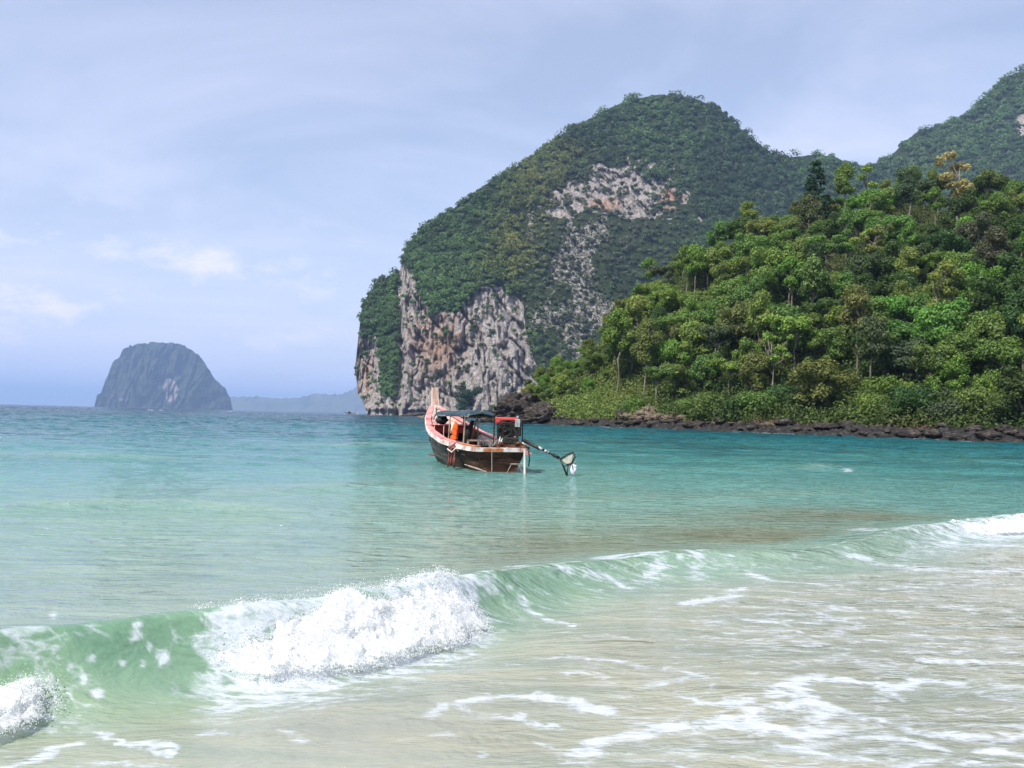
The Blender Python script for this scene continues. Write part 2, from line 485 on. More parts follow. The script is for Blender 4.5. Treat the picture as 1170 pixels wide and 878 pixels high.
# floating foam on the surface
def streak(pts, w, a=1.0): return ([G(p, q)[:2] for p, q in pts], w, a)
ST = [
    streak([(500, 822), (520, 806), (560, 798), (610, 797), (645, 803), (700, 816)], .055, .95),
    streak([(520, 806), (560, 820), (600, 818), (640, 835)], .04, .7),
    streak([(580, 758), (640, 750), (700, 756), (760, 762), (800, 770), (740, 782), (650, 772)], .06, .7),
    streak([(660, 866), (700, 846), (780, 832), (840, 822), (880, 800), (905, 782), (935, 772)], .07, 1.0),
    streak([(740, 832), (820, 828), (900, 836), (980, 836), (1060, 850), (1200, 868)], .07, 1.0),
    streak([(800, 800), (880, 806), (940, 800), (985, 818), (1050, 838), (1120, 842), (1240, 838)], .075, 1.0),
    streak([(880, 780), (960, 776), (1010, 788), (1060, 776), (1110, 786), (1240, 792)], .06, .85),
    streak([(930, 772), (905, 800), (960, 812), (930, 830)], .09, 1.0),
    streak([(870, 842), (930, 862), (1010, 866), (1100, 872), (1240, 876)], .05, .8),
    streak([(0, 876), (30, 862), (60, 850), (82, 846)], .05, 1.0),
    streak([(108, 832), (122, 842), (150, 850), (195, 858)], .025, 1.0),
    streak([(230, 836), (300, 828), (340, 845)], .05, .6),
    streak([(90, 875), (130, 870), (210, 875)], .03, .6),
    streak([(600, 778), (680, 768), (760, 790), (860, 778), (950, 760)], .05, .5),
    streak([(430, 765), (480, 772), (520, 768)], .05, .6),
    streak([(580, 690), (620, 702), (650, 712)], .05, .9),
    streak([(640, 720), (720, 730), (800, 735)], .06, .45),
    streak([(590, 660), (640, 668), (690, 664), (720, 672)], .06, .9),
    streak([(690, 650), (730, 645), (755, 652), (735, 662)], .08, .9),
    streak([(760, 640), (800, 650), (790, 662), (830, 670)], .07, .6),
    streak([(860, 655), (900, 665), (950, 668)], .07, .8),
    streak([(780, 688), (830, 682), (850, 672)], .08, .9),
    streak([(980, 640), (1050, 650), (1120, 652), (1240, 648)], .12, .8),
    streak([(940, 660), (1000, 672), (1100, 668), (1240, 672)], .10, .6),
    streak([(900, 690), (1000, 700), (1080, 694), (1240, 704)], .09, .6),
    streak([(820, 705), (900, 712), (980, 706)], .07, .7),
    streak([(980, 735), (1060, 728), (1150, 740), (1240, 735)], .07, .6),
    streak([(1040, 752), (1100, 758), (1240, 760)], .06, .7),
    streak([(800, 745), (880, 740), (960, 746)], .05, .45),
    streak([(1000, 612), (1060, 618), (1120, 622), (1240, 628)], .14, .9),
    streak([(300, 790), (380, 800), (450, 795)], .04, .4),
    streak([(560, 860), (600, 850), (650, 856)], .04, .5),
    streak([(400, 860), (450, 852), (520, 842)], .04, .35),
]
foam = np.zeros(len(px_))
nm = rr < 22
Pn = sea_v[nm][:, :2] + np.stack([.15 * fbm(px_[nm] * 3, py_[nm] * 3, 0, 5, 91, .65), .15 * fbm(px_[nm] * 3, py_[nm] * 3, 0, 5, 95, .7)], 1)
fn = np.zeros(nm.sum()); wob = fbm(px_[nm] * 2.2, py_[nm] * 2.2, 0, 4, 93, .6)
for pts, w, a in ST:
    line = np.array(pts); rad = np.hypot(*(line[0])) / 5.0
    ds, _, _ = polydist(Pn, line)
    fn = np.maximum(fn, a * np.exp(-(ds / (1.25 * w * max(1, rad * .8))) ** 2) * (.78 + .45 * wob))
# lace spread over the wash on the shore side of the breaker
dist, sg, A = polydist(sea_v[nm][:, :2], crest_w, crest_a)
d = dist * sg
pxs, pys = project(sea_v[nm])
wash = sstep(-.5, -1.2, d) * (.10 + .20 * sstep(600, 900, pxs)) * (1 + .5 * fbm(pxs * .012, pys * .03, 0, 3, 97))
fn = np.maximum(fn, wash)
# foam sheet trailing down the broken part of the wave
brk = sstep(.05, -.1, d) * sstep(-1.5, -.4, d)
cover = np.interp(pxs, [-400, -60, 20, 90, 140, 210, 260, 540, 580, 640, 800, 860, 1000, 1070, 1200], [.9, .8, .6, .45, .12, .3, 1, 1, .25, .45, .5, .35, .3, .9, 1])
fn = np.maximum(fn, brk * cover * np.interp(pxs, [200, 300, 540, 640, 980, 1130], [.62, .85, .78, .55, .55, .72]))
lip = np.exp(-((d - .0) / .05) ** 2) * np.interp(pxs, [0, 100, 200, 560, 640, 800, 900, 1050, 1170], [.7, .8, .6, .5, .75, .9, .35, .6, 1])
fn = np.maximum(fn, lip * .9)
for (a_, b_, w_) in ((158, 712, .045), (153, 728, .05), (105, 752, .05), (140, 757, .04), (165, 758, .045), (185, 752, .06), (170, 740, .03), (95, 775, .035), (112, 792, .045), (60, 705, .04)):
    # patches riding on the green face, found by where they lie on it
    q = (pxs - a_) ** 2 / (F * w_ / 5.2) ** 2 + (pys - b_) ** 2 / (F * w_ * .8 / 5.2) ** 2
    fn = np.maximum(fn, .9 * np.exp(-q))
q = (pxs - 969) ** 2 / 7 ** 2 + (pys - 537) ** 2 / 2.2 ** 2
foam[nm] = fn
far = (rr > 24) & (rr < 42)
pxf, pyf = project(sea_v[far]); 
foam[far] = 1.05 * np.exp(-((pxf - 968) / 8) ** 2 - ((pyf - 537) / 2.6) ** 2) * (.75 + .5 * fbm(px_[far] * 5, py_[far] * 2.5, 0, 3, 99))

# thin surf along the rock shelf
shore_px = np.array([p for p, _ in SHORE_T], float); shore_D = np.array([d for _, d in SHORE_T], float)
sl = np.stack([xat(shore_px, shore_D, 0.0), shore_D], 1)
band = (rr > 70) & (rr < 260) & (px_ > -5)
ds, _, _ = polydist(np.stack([px_[band], py_[band]], 1), sl)
foam[band] = np.maximum(foam[band], 1.1 * np.exp(-(ds / 1.3) ** 2) * np.clip(.35 + 1.6 * fbm(px_[band] * .13, py_[band] * .13, 0, 4, 98), 0, 1))

def water_mat():
    m = MT('sea_water')
    body = m.attr('body', 'Color'); fo = m.attr('foam')
    geo = m.node('ShaderNodeNewGeometry').outputs['Position']
    ln = m.node('ShaderNodeVectorMath', operation='LENGTH'); m.link(geo, ln.inputs[0]); dist = ln.outputs['Value']
    # lace mask
    wv = m.node('ShaderNodeVectorMath', operation='ADD')
    v0 = m.pos((.62, 1.25, 1))
    nz = m.node('ShaderNodeTexNoise'); m.link(v0, nz.inputs['Vector']); nz.inputs['Scale'].default_value = 2.6; nz.inputs['Detail'].default_value = 4
    sc = m.node('ShaderNodeVectorMath', operation='SCALE'); m.link(nz.outputs['Color'], sc.inputs[0]); sc.inputs['Scale'].default_value = .75
    m.link(v0, wv.inputs[0]); m.link(sc.outputs[0], wv.inputs[1])
    cell = m.vor(wv.outputs[0], 3.0, 'DISTANCE_TO_EDGE')
    cell2 = m.vor(wv.outputs[0], 9.0, 'DISTANCE_TO_EDGE')
    lace = m.mr(cell, 0.0, .30, 1.0, 0.0)
    lace2 = m.mr(cell2, 0.0, .38, 1.0, 0.0)
    nn = m.noise(m.pos((.8, 2.4, 1)), 6.0, 8, .68, .9)
    t = m.math('ADD', m.math('MULTIPLY', lace, .30), m.math('MULTIPLY', lace2, .20))
    t = m.math('ADD', t, m.math('MULTIPLY', nn, 1.15))
    t = m.math('ADD', t, m.math('MULTIPLY', fo, .72))
    mask = m.math('MULTIPLY', m.mr(t, 1.04, 1.60), .88)
    mask = m.math('MULTIPLY', mask, m.mr(fo, .04, .22), True)
    # suspended sand and streaky tint
    st = m.noise(m.pos((.35, 1.8, 1)), 1.6, 5, .55, .4)
    stc = m.ramp(st, [(.30, (.80, .86, .88)), (.5, (1, 1, 1)), (.72, (1.12, 1.06, .98))])
    base = m.mix(1.0, body, stc, 'MULTIPLY')
    # streaks on the open sea: dark wave faces and sky reflection painted as colour
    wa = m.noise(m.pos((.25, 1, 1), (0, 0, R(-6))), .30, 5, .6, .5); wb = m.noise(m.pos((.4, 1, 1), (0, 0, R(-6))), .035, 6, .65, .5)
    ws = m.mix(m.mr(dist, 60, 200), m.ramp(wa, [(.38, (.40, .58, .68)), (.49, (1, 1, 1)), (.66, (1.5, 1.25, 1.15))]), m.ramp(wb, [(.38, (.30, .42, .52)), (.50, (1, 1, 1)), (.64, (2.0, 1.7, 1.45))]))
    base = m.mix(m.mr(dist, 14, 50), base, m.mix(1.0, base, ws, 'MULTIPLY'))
    col = m.mix(mask, base, (.50, .54, .58))
    m.set(Base_Color=col, IOR=1.33)
    m.val(m.p.inputs['Roughness'], m.math('MAXIMUM', m.math('MULTIPLY', mask, .7), m.mr(dist, 5, 300, .06, .12)))
    m.val(m.p.inputs['Specular IOR Level'], m.math('MULTIPLY', m.mr(mask, 0, 1, 1.0, .5), m.mr(dist, 22, 110, .5, .13)))
    # ripples: sizes grow with the distance seen
    b1 = m.noise(m.pos((1, 2.4, 1), (0, 0, R(-12))), 7.5, 4, .6, .3)
    b2 = m.noise(m.pos((1, 3.0, 1), (0, 0, R(-8))), 1.7, 4, .6, .4)
    b3 = m.noise(m.pos((1, 3.2, 1), (0, 0, R(-5))), .28, 4, .62, .3)
    b4 = m.noise(m.pos((1, 3.0, 1), (0, 0, R(-5))), .045, 4, .65, .3)
    n1 = m.bump(b1, m.mr(dist, 6, 40, .55, 0.0), .020)
    n2 = m.bump(b2, m.math('MINIMUM', m.mr(dist, 4, 13, .38, 1.0), m.mr(dist, 10, 160, 1.0, .4)), .17, n1)
    n3 = m.bump(b3, m.mr(dist, 15, 70, 0.0, 1.0), .8, n2)
    n4 = m.bump(b4, m.mr(dist, 100, 500, 0.0, 1.0), 4.0, n3)
    n5 = m.bump(m.math('ADD', mask, nn), m.math('MULTIPLY', mask, .6), .012, n4)
    m.link(n5, m.p.inputs['Normal'])
    return m.m
sea_o = mk('sea', sea_v, grid_faces(len(rows), len(ang))[:, ::-1].copy(), water_mat(), None, True)
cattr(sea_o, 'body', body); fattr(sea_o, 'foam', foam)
tag(sea_o, kind='structure')

# the sand bed and the beach behind the camera
def sand_mat():
    m = MT('beach_sand'); v = m.pos()
    m.set(Base_Color=m.ramp(m.noise(v, .6, 6), [(.3, (.36, .30, .21)), (.7, (.46, .40, .30))]), Roughness=.9)
    m.link(m.bump(m.noise(v, 12, 5), .4, .03), m.p.inputs['Normal']); return m.m
bx = np.r_[-33000, -2000, -300, np.linspace(-80, 80, 41), 300, 2000, 33000]
by = np.r_[-33000, -400, np.linspace(-60, 20, 41), 60, 300, 2000, 33000]
BX, BY = np.meshgrid(bx, by)
BZ = np.interp(BY, [-33000, -400, -60, -20, -2.5, -1, .5, 20, 60, 33000], [4.5, 4.2, 4, 1.7, .25, .02, -.25, -1.2, -3, -3])
BZ = BZ + .06 * fbm(BX * .3, BY * .3, 0, 3, 4) * (np.abs(BY) < 60)
tag(mk('beach', np.stack([BX, BY, BZ], -1).reshape(-1, 3), grid_faces(len(by), len(bx)), sand_mat(), None, True), kind='structure')

# ------------------------------------------------------------------ WHITE WATER of the breaker
def foam_mat():
    m = MT('white_water'); v = m.pos()
    n = m.noise(v, 48, 6, .7, .5); n2 = m.noise(v, 14, 5, .65, .6)
    dens = m.attr('dens')
    a = m.mr(m.math('ADD', m.math('ADD', m.math('MULTIPLY', n, .9), m.math('MULTIPLY', n2, .6)), dens), .88, 1.12)
    m.set(Base_Color=m.ramp(n, [(.25, (.80, .85, .84)), (.45, (.95, .95, .95))]), Roughness=.65, Alpha=1.0)
    m.p.inputs['Specular IOR Level'].default_value = .3
    m.p.inputs['Subsurface Radius'].default_value = (.03, .03, .03)
    m.p.inputs['Subsurface Scale'].default_value = 1.0
    m.link(m.bump(n, .45, .012), m.p.inputs['Normal'])
    tl = m.node('ShaderNodeBsdfTranslucent'); tl.inputs[0].default_value = (.95, .96, .96, 1)
    mx = m.node('ShaderNodeMixShader'); mx.inputs[0].default_value = .55; m.link(m.p.outputs[0], mx.inputs[1]); m.link(tl.outputs[0], mx.inputs[2])
    tp = m.node('ShaderNodeBsdfTransparent'); m2 = m.node('ShaderNodeMixShader'); m.link(a, m2.inputs[0]); m.link(tp.outputs[0], m2.inputs[1]); m.link(mx.outputs[0], m2.inputs[2])
    m.link(m2.outputs[0], m.out.inputs['Surface']); return m.m
M_FOAM = foam_mat()
cr_px, cr_py = project(np.c_[crest_w, crest_a])
def whitewater(name, p0, p1, width, lift, label, nseed, drops, low=None):
    """lumpy tumbling foam over the crest between two photo columns"""
    sel = np.where((cr_px >= p0) & (cr_px <= p1))[0]; L, A = crest_w[sel], crest_a[sel]
    s = np.r_[0, np.cumsum(np.hypot(*np.diff(L, axis=0).T))]
    ns = int(s[-1] / .012); nq = int(1.25 / .014)
    u = np.linspace(0, s[-1], ns)
    X, Y, Z = [np.interp(u, s, q) for q in (L[:, 0], L[:, 1], A)]
    tx, ty = np.gradient(X), np.gradient(Y); n_ = np.hypot(tx, ty); nx, ny = ty / n_, -tx / n_     # towards the shore
    t = u / s[-1]
    wd = (width(t) * (1 + .22 * fbm(u * 2.6, 0 * u, 0, 3, nseed + 40)))[:, None]
    Q = np.linspace(-.12, 1, nq)[None, :]
    dd = Q * wd
    if low: dd = dd + low[0]; Z = Z * low[1]
    hh = Z[:, None] * np.where(Q < 0, 1.0, (1 - np.clip(Q, 0, 1) ** 1.15)) + (lift(t)[:, None] - .045) * np.sqrt(np.clip(1 - np.clip(Q, 0, 1), 0, 1)) * .6
    x = X[:, None] + nx[:, None] * dd; y = Y[:, None] + ny[:, None] * dd
    lump = fbm(x * 5, y * 5, hh * 6, 5, nseed, .6); l2 = np.abs(fbm(x * 11, y * 11, hh * 9, 3, nseed + 5))
    env = sstep(-.12, .05, Q) * sstep(1.0, .75, Q) * (np.minimum(sstep(0, .03, t), sstep(1, .93, t)))[:, None]
    hh = hh * sstep(1.02, .82, Q) + env * (.075 * lump + .05 * l2 + .02 * fbm(x * 32, y * 32, hh * 30, 2, nseed + 8)) + .004
    x = x + nx[:, None] * env * .09 * fbm(x * 6, y * 6, hh * 8, 4, nseed + 11) ; y = y + ny[:, None] * env * .09 * fbm(x * 6, y * 6, hh * 8, 4, nseed + 19)
    edge = np.minimum(np.minimum(sstep(-.13, .22, Q), sstep(1.0, .76, Q)), np.minimum(sstep(0, .05, t), sstep(1, .9, t))[:, None])
    V = np.stack([x, y, hh], -1).reshape(-1, 3)
    Fq = grid_faces(ns, nq)
    o = mk(name, V, Fq, M_FOAM, None, True)
    dens = np.interp(edge, [0, .3, .7, 1], [-.18, .16, .36, .6])
    # spray: drops thrown out of the foam
    idx = rng.integers(0, ns * nq, drops); idx = idx[(np.broadcast_to(Q, (ns, nq)).ravel()[idx] > .04) | (rng.random(drops) < .12)]; drops = len(idx)
    e = edge.ravel()[idx]; base = V[idx]
    jit = rng.normal(0, 1, (drops, 3)) * np.array([.026, .026, .018]); jit[:, 2] = np.abs(jit[:, 2]) * 1.2
    c = base + jit; r = rng.uniform(.0012, .0042, drops) * (1 + (rng.random(drops) > .95) * 1.0)
    up = c[:, 2] > .01; c, r = c[up], r[up]
    oc = np.array([[1,0,0],[-1,0,0],[0,1,0],[0,-1,0],[0,0,1],[0,0,-1]], float)
    of = np.array([[0,2,4],[2,1,4],[1,3,4],[3,0,4],[2,0,5],[1,2,5],[3,1,5],[0,3,5]])
    vd = (c[:, None, :] + oc[None] * r[:, None, None] * rng.uniform(.6, 1.3, (len(c), 6, 1))).reshape(-1, 3)
    fd = (of[None] + (np.arange(len(c)) * 6)[:, None, None]).reshape(-1, 3)
    # join into the same mesh: quads + triangles
    allv = np.r_[V, vd]; q4 = Fq; nq4 = len(q4)
    me = o.data; me.clear_geometry()
    me.vertices.add(len(allv)); me.vertices.foreach_set('co', allv.astype(np.float32).ravel())
    loops = np.r_[q4.ravel(), (fd + len(V)).ravel()].astype(np.int32)
    me.loops.add(len(loops)); me.loops.foreach_set('vertex_index', loops)
    me.polygons.add(nq4 + len(fd))
    me.polygons.foreach_set('loop_start', np.r_[np.arange(nq4) * 4, nq4 * 4 + np.arange(len(fd)) * 3].astype(np.int32))
    me.polygons.foreach_set('loop_total', np.r_[np.full(nq4, 4), np.full(len(fd), 3)].astype(np.int32))
    me.update(calc_edges=True)
    me.polygons.foreach_set('use_smooth', np.ones(nq4 + len(fd), bool))
    fattr(o, 'dens', np.r_[dens.ravel(), np.full(len(vd), 2.0)])
    tag(o, label, 'foam', kind='stuff')
whitewater('breaker_foam', 190, 524, lambda t: np.interp(t, [0, .15, .35, .6, .85, 1], [.36, .64, .78, .76, .64, .26]),
           lambda t: np.interp(t, [0, .2, .4, .8, 1], [.0, .02, .05, .04, .03]), 'large tumbling mass of white foam on the broken middle of the wave', 100, 30000)
whitewater('breaker_foam', -420, 62, lambda t: np.interp(t, [0, .8, 1], [.55, .50, .30]),
           lambda t: np.interp(t, [0, .5, 1], [.06, .05, .03]), 'patch of white foam at the left edge in front of the green wave', 140, 9000, (.34, .38))
whitewater('breaker_foam', 1064, 1420, lambda t: np.interp(t, [0, .2, 1], [.35, .9, 1.0]),
           lambda t: np.interp(t, [0, .3, 1], [.0, .04, .04]), 'long strip of white foam on the far right end of the wave', 180, 6000)

# ------------------------------------------------------------------ HEADLAND MOUNTAIN (limestone karst)
SIL = [(405, 425), (409, 385), (413, 352), (420, 335), (430, 320), (445, 312), (457, 306), (460, 290), (466, 276), (480, 260), (500, 245), (520, 234), (545, 215), (560, 205),
       (580, 194), (600, 181), (620, 166), (640, 152), (660, 139), (680, 130), (700, 119), (720, 111), (750, 106), (775, 107), (795, 110), (820, 121), (840, 138), (860, 156),
       (880, 171), (900, 177), (930, 174), (955, 177), (975, 187), (995, 186), (1015, 178), (1035, 158), (1050, 146), (1075, 141), (1095, 133), (1115, 119), (1130, 103), (1145, 88),
       (1170, 77), (1210, 62), (1260, 60), (1320, 85), (1400, 120)]
XL = [(300, 405), (352, 412), (385, 409), (405, 407), (425, 405), (432, 407), (450, 409), (462, 416), (475, 420), (500, 420)]
NU, NT = 860, 300
us = np.linspace(405, 1400, NU); us = 405 + (np.linspace(0, 1, NU) ** 1.15) * 995
ts = np.linspace(0, 1, NT)
U, T = np.meshgrid(us, ts)
base_y = hy(U) + 3.5
sil_y = tab(SIL, U) + 3.0
PY = base_y + (sil_y - base_y) * T
PX = np.maximum(U, tab(XL, PY))
def mdepth(px, py):
    e = (hy(px) - py) / F
    px = px + 7 * fbm(py * .03, 0 * py, 0, 3, 801)
    D0 = tab([(405, 1010), (440, 935), (458, 928), (462, 905), (540, 890), (640, 900), (800, 960), (900, 1060), (1010, 1150), (1400, 1000)], px)
    ecl = tab([(405, .13), (458, .13), (470, .17), (560, .16), (610, .06), (700, .03), (1400, .02)], px)
    cl = np.minimum(e, ecl)
    D = D0 * (1 + .10 * cl / .15)
    z_c = ecl * D0 * 1.1
    sl = 1.05
    Dt = np.maximum((sl * D0 * (1 + .10 * ecl / .15) - ecl * D0) / (sl - np.maximum(e, 0)), D)
    return np.where(e > ecl, Dt, D)
MD = mdepth(PX, PY)
P0 = W(PX, PY, MD)
# rock mask (bare limestone) in the photo's layout
def rockmask(px, py):
    n = 22 * fbm(px * .02, py * .035, 0, 4, 200) 
    y_top = tab([(455, 292), (470, 310), (490, 340), (520, 352), (540, 318), (552, 305), (575, 318), (595, 340), (605, 385), (618, 440)], px) + n
    main = sstep(0, 12, py - y_top) * sstep(452, 458, px) * sstep(622, 600, px + .5 * n)
    left = sstep(372, 392, py + n * .6) * np.maximum(sstep(438 + 0 * px, 430, px + .4 * n), sstep(442, 456, py + .5 * n)) * (px < 458)
    up = np.exp(-((px - 708) / 72) ** 2 - ((py - 220 - .04 * (px - 700)) / 32) ** 2) * 1.75 + .3 * fbm(px * .05, py * .06, 0, 3, 210)
    up = sstep(.45, 1.05, up + .9 * fbm(px * .06, py * .09, 0, 4, 212))
    mid = sstep(.50, .80, .5 + .5 * fbm(px * .045, py * .03, 0, 4, 220) + .38 * np.exp(-((px - 650) / 48) ** 2 - ((py - 320) / 95) ** 2))
    mid = mid * sstep(585, 610, px) * sstep(780, 720, px) * sstep(225, 250, py) * .42
    rt = .9 * np.exp(-((px - 1168) / 9) ** 2 - ((py - 145) / 16) ** 2)
    return np.clip(np.maximum.reduce([main, left * .95, up, mid, rt]), 0, 1)
RM = rockmask(PX, PY)
xw, zw = P0[..., 0], P0[..., 2]
fold = fbm(xw / 14, zw / 75, 0, 4, 301, .55)
crack = 1 - np.abs(fbm(xw / 9 + .25 * zw / 20, zw / 34, 0, 4, 311, .55)) * 2
diag = 1 - np.abs(fbm((xw + .75 * zw) / 26, (zw - .6 * xw) / 70, 0, 3, 331)) * 2.2
soft = fbm(xw / 70, zw / 70, 0, 4, 321, .5)
off = 26 * soft + RM * (9 * fold + 12 * np.clip(crack, 0, 1) ** 3 + 6 * fbm(xw / 6, zw / 9, 0, 3, 371) + 18 * np.clip(diag, 0, 1) ** 4) + (1 - RM) * 5 * fbm(xw / 16, zw / 16, 0, 3, 341)
# undercut where the sea eats the foot of the cliff
off = off + 14 * sstep(9, 2, zw) * sstep(640, 560, PX)
MD2 = MD + off
P1 = W(PX, PY, MD2)
P1[..., 2] += (1.8 * fbm(xw / 9, zw / 9 + MD2 / 9, 0, 3, 351)) * T
# back side: falls away behind the ridge
last = P1[-1]
backs = []
for k, (dz, dy) in enumerate(((.93, 60), (.7, 190), (.35, 380), (0, 560))):
    b = last.copy(); b[:, 1] += dy; b[:, 0] *= (b[:, 1] / last[:, 1]); b[:, 0] += dy * .28 * np.clip(1 - (PX[-1] - 405) / 90, 0, 1); b[:, 2] = last[:, 2] * dz - (3 if dz == 0 else 0); backs.append(b)
PM = np.concatenate([P1, np.stack(backs)], 0)
# left flank closes the solid
lf = PM[:, :1].copy(); lf[..., 1] += 260; lf[..., 0] *= (lf[..., 1] / PM[:, :1, 1]); lf[..., 0] += 15
PM = np.concatenate([lf, PM], 1)
def karst_mat():
    m = MT('karst_rock'); geo = m.pos((1, 1, 1))
    rk = m.attr('rock'); warm = m.attr('warm')
    streaks = m.noise(m.pos((1, 1, .16)), .16, 8, .68, .6)
    fine = m.noise(m.pos((1, 1, .45)), .55, 7, .7, .8)
    grey = m.ramp(fine, [(.32, (.035, .034, .038)), (.43, (.25, .23, .22)), (.55, (.60, .54, .49)), (.72, (.85, .77, .70))])
    orange = m.ramp(m.noise(m.pos((1, 1, .3)), .10, 6, .6, .4), [(.3, (.30, .13, .065)), (.6, (.55, .33, .21)), (.8, (.62, .46, .35))])
    wf = m.mr(m.math('ADD', streaks, m.math('MULTIPLY', warm, .38)), .58, .92)
    rock = m.mix(m.math('MULTIPLY', wf, .8), grey, orange)
    dark = m.ramp(m.noise(m.pos((1, 1, .10)), .22, 6, .7, .5), [(.36, .28), (.52, 1.0)])
    rock = m.mix(.6, rock, dark, 'MULTIPLY')
    veg = m.ramp(m.noise(geo, .25, 5), [(.3, (.018, .030, .012)), (.6, (.045, .065, .022)), (.8, (.10, .10, .045))])
    scrub = m.math('ADD', rk, m.math('MULTIPLY', m.noise(geo, .22, 6, .65), .9))
    f = m.mr(scrub, .78, .98)
    m.set(Base_Color=m.mix(f, veg, rock), Roughness=.95)
    m.p.inputs['Specular IOR Level'].default_value = .1
    h = m.math('ADD', fine, m.math('MULTIPLY', streaks, 1.5))
    m.link(m.bump(h, 1.0, 5.0), m.p.inputs['Normal']); return m.m
MK = karst_mat()
nr_, nc_ = PM.shape[:2]
mount = mk('mountain', PM.reshape(-1, 3), grid_faces(nr_, nc_), MK, None, False)
rmf = np.zeros((nr_, nc_)); rmf[:NT, 1:] = RM; rmf[:, 0] = rmf[:, 1]
wm = np.zeros((nr_, nc_))
WARM = np.exp(-((PX - 500) / 38) ** 2 - ((PY - 395) / 45) ** 2) * .9 + np.exp(-((PX - 768) / 16) ** 2 - ((PY - 228) / 17) ** 2) * 1.3 + \
    np.exp(-((PX - 690) / 26) ** 2 - ((PY - 234) / 9) ** 2) * 1.1 + np.exp(-((PX - 418) / 12) ** 2 - ((PY - 425) / 40) ** 2) * .7 - .35 * sstep(545, 600, PX) * sstep(260, 300, PY)
wm[:NT, 1:] = WARM
fattr(mount, 'rock', rmf); fattr(mount, 'warm', wm)
tag(mount, kind='structure')

# ------------------------------------------------------------------ foliage builders
def leaf_quads(C, N, size, r, wild=.55):
    """quads of random turn around centres C with rough normals N"""
    n = len(C)
    N = N + r.normal(0, wild, (n, 3)); N /= np.linalg.norm(N, axis=1, keepdims=True)
    a = r.normal(0, 1, (n, 3)); a -= (a * N).sum(1, keepdims=True) * N; a /= np.linalg.norm(a, axis=1, keepdims=True)
    b = np.cross(N, a)
    s = (size * r.uniform(.6, 1.3, n))[:, None] * .5
    l = s * r.uniform(.9, 1.5, (n, 1)); w = s * r.uniform(.55, .95, (n, 1))
    V = np.stack([C - a * l, C - b * w + N * s * .15, C + a * l, C + b * w + N * s * .15], 1)
    return V.reshape(-1, 3)
def quads(n): return np.arange(n * 4).reshape(-1, 4)

def leaf_mat(name, attr_col=False):
    m = MT(name); v = m.pos()
    if attr_col: base = m.attr('tint', 'Color')
    else: base = m.node('ShaderNodeObjectInfo').outputs['Color']
    rnd = m.node('ShaderNodeNewGeometry').outputs['Random Per Island']
    var = m.ramp(rnd, [(0, (.50, .58, .50)), (.5, (1, 1, 1)), (.85, (1.25, 1.30, 1.0)), (1, (1.50, 1.55, 1.2))])
    patch = m.ramp(m.noise(v, .35 if not attr_col else .03, 3), [(.3, (.75, .84, .8)), (.7, (1.15, 1.14, 1.1))])
    c = m.mix(1, m.mix(1, base, var, 'MULTIPLY'), patch, 'MULTIPLY')
    m.set(Base_Color=c, Roughness=.62)
    m.p.inputs['Specular IOR Level'].default_value = .25
    # thin leaves let some sun through
    tr = m.node('ShaderNodeBsdfTranslucent'); m.link(m.mix(1, c, (1.25, 1.4, .6), 'MULTIPLY'), tr.inputs[0])
    mx = m.node('ShaderNodeMixShader'); mx.inputs[0].default_value = .28
    m.link(m.p.outputs[0], mx.inputs[1]); m.link(tr.outputs[0], mx.inputs[2]); m.link(mx.outputs[0], m.out.inputs['Surface'])
    return m.m
M_LEAF = leaf_mat('tree_leaves'); M_FOREST = leaf_mat('forest_leaves', True)
M_BARK = weathered('pale_bark', (.10, .085, .065), (.30, .26, .21), 1.2, .9, stretch=(1, 1, .3), bump=.5, bd=.05)

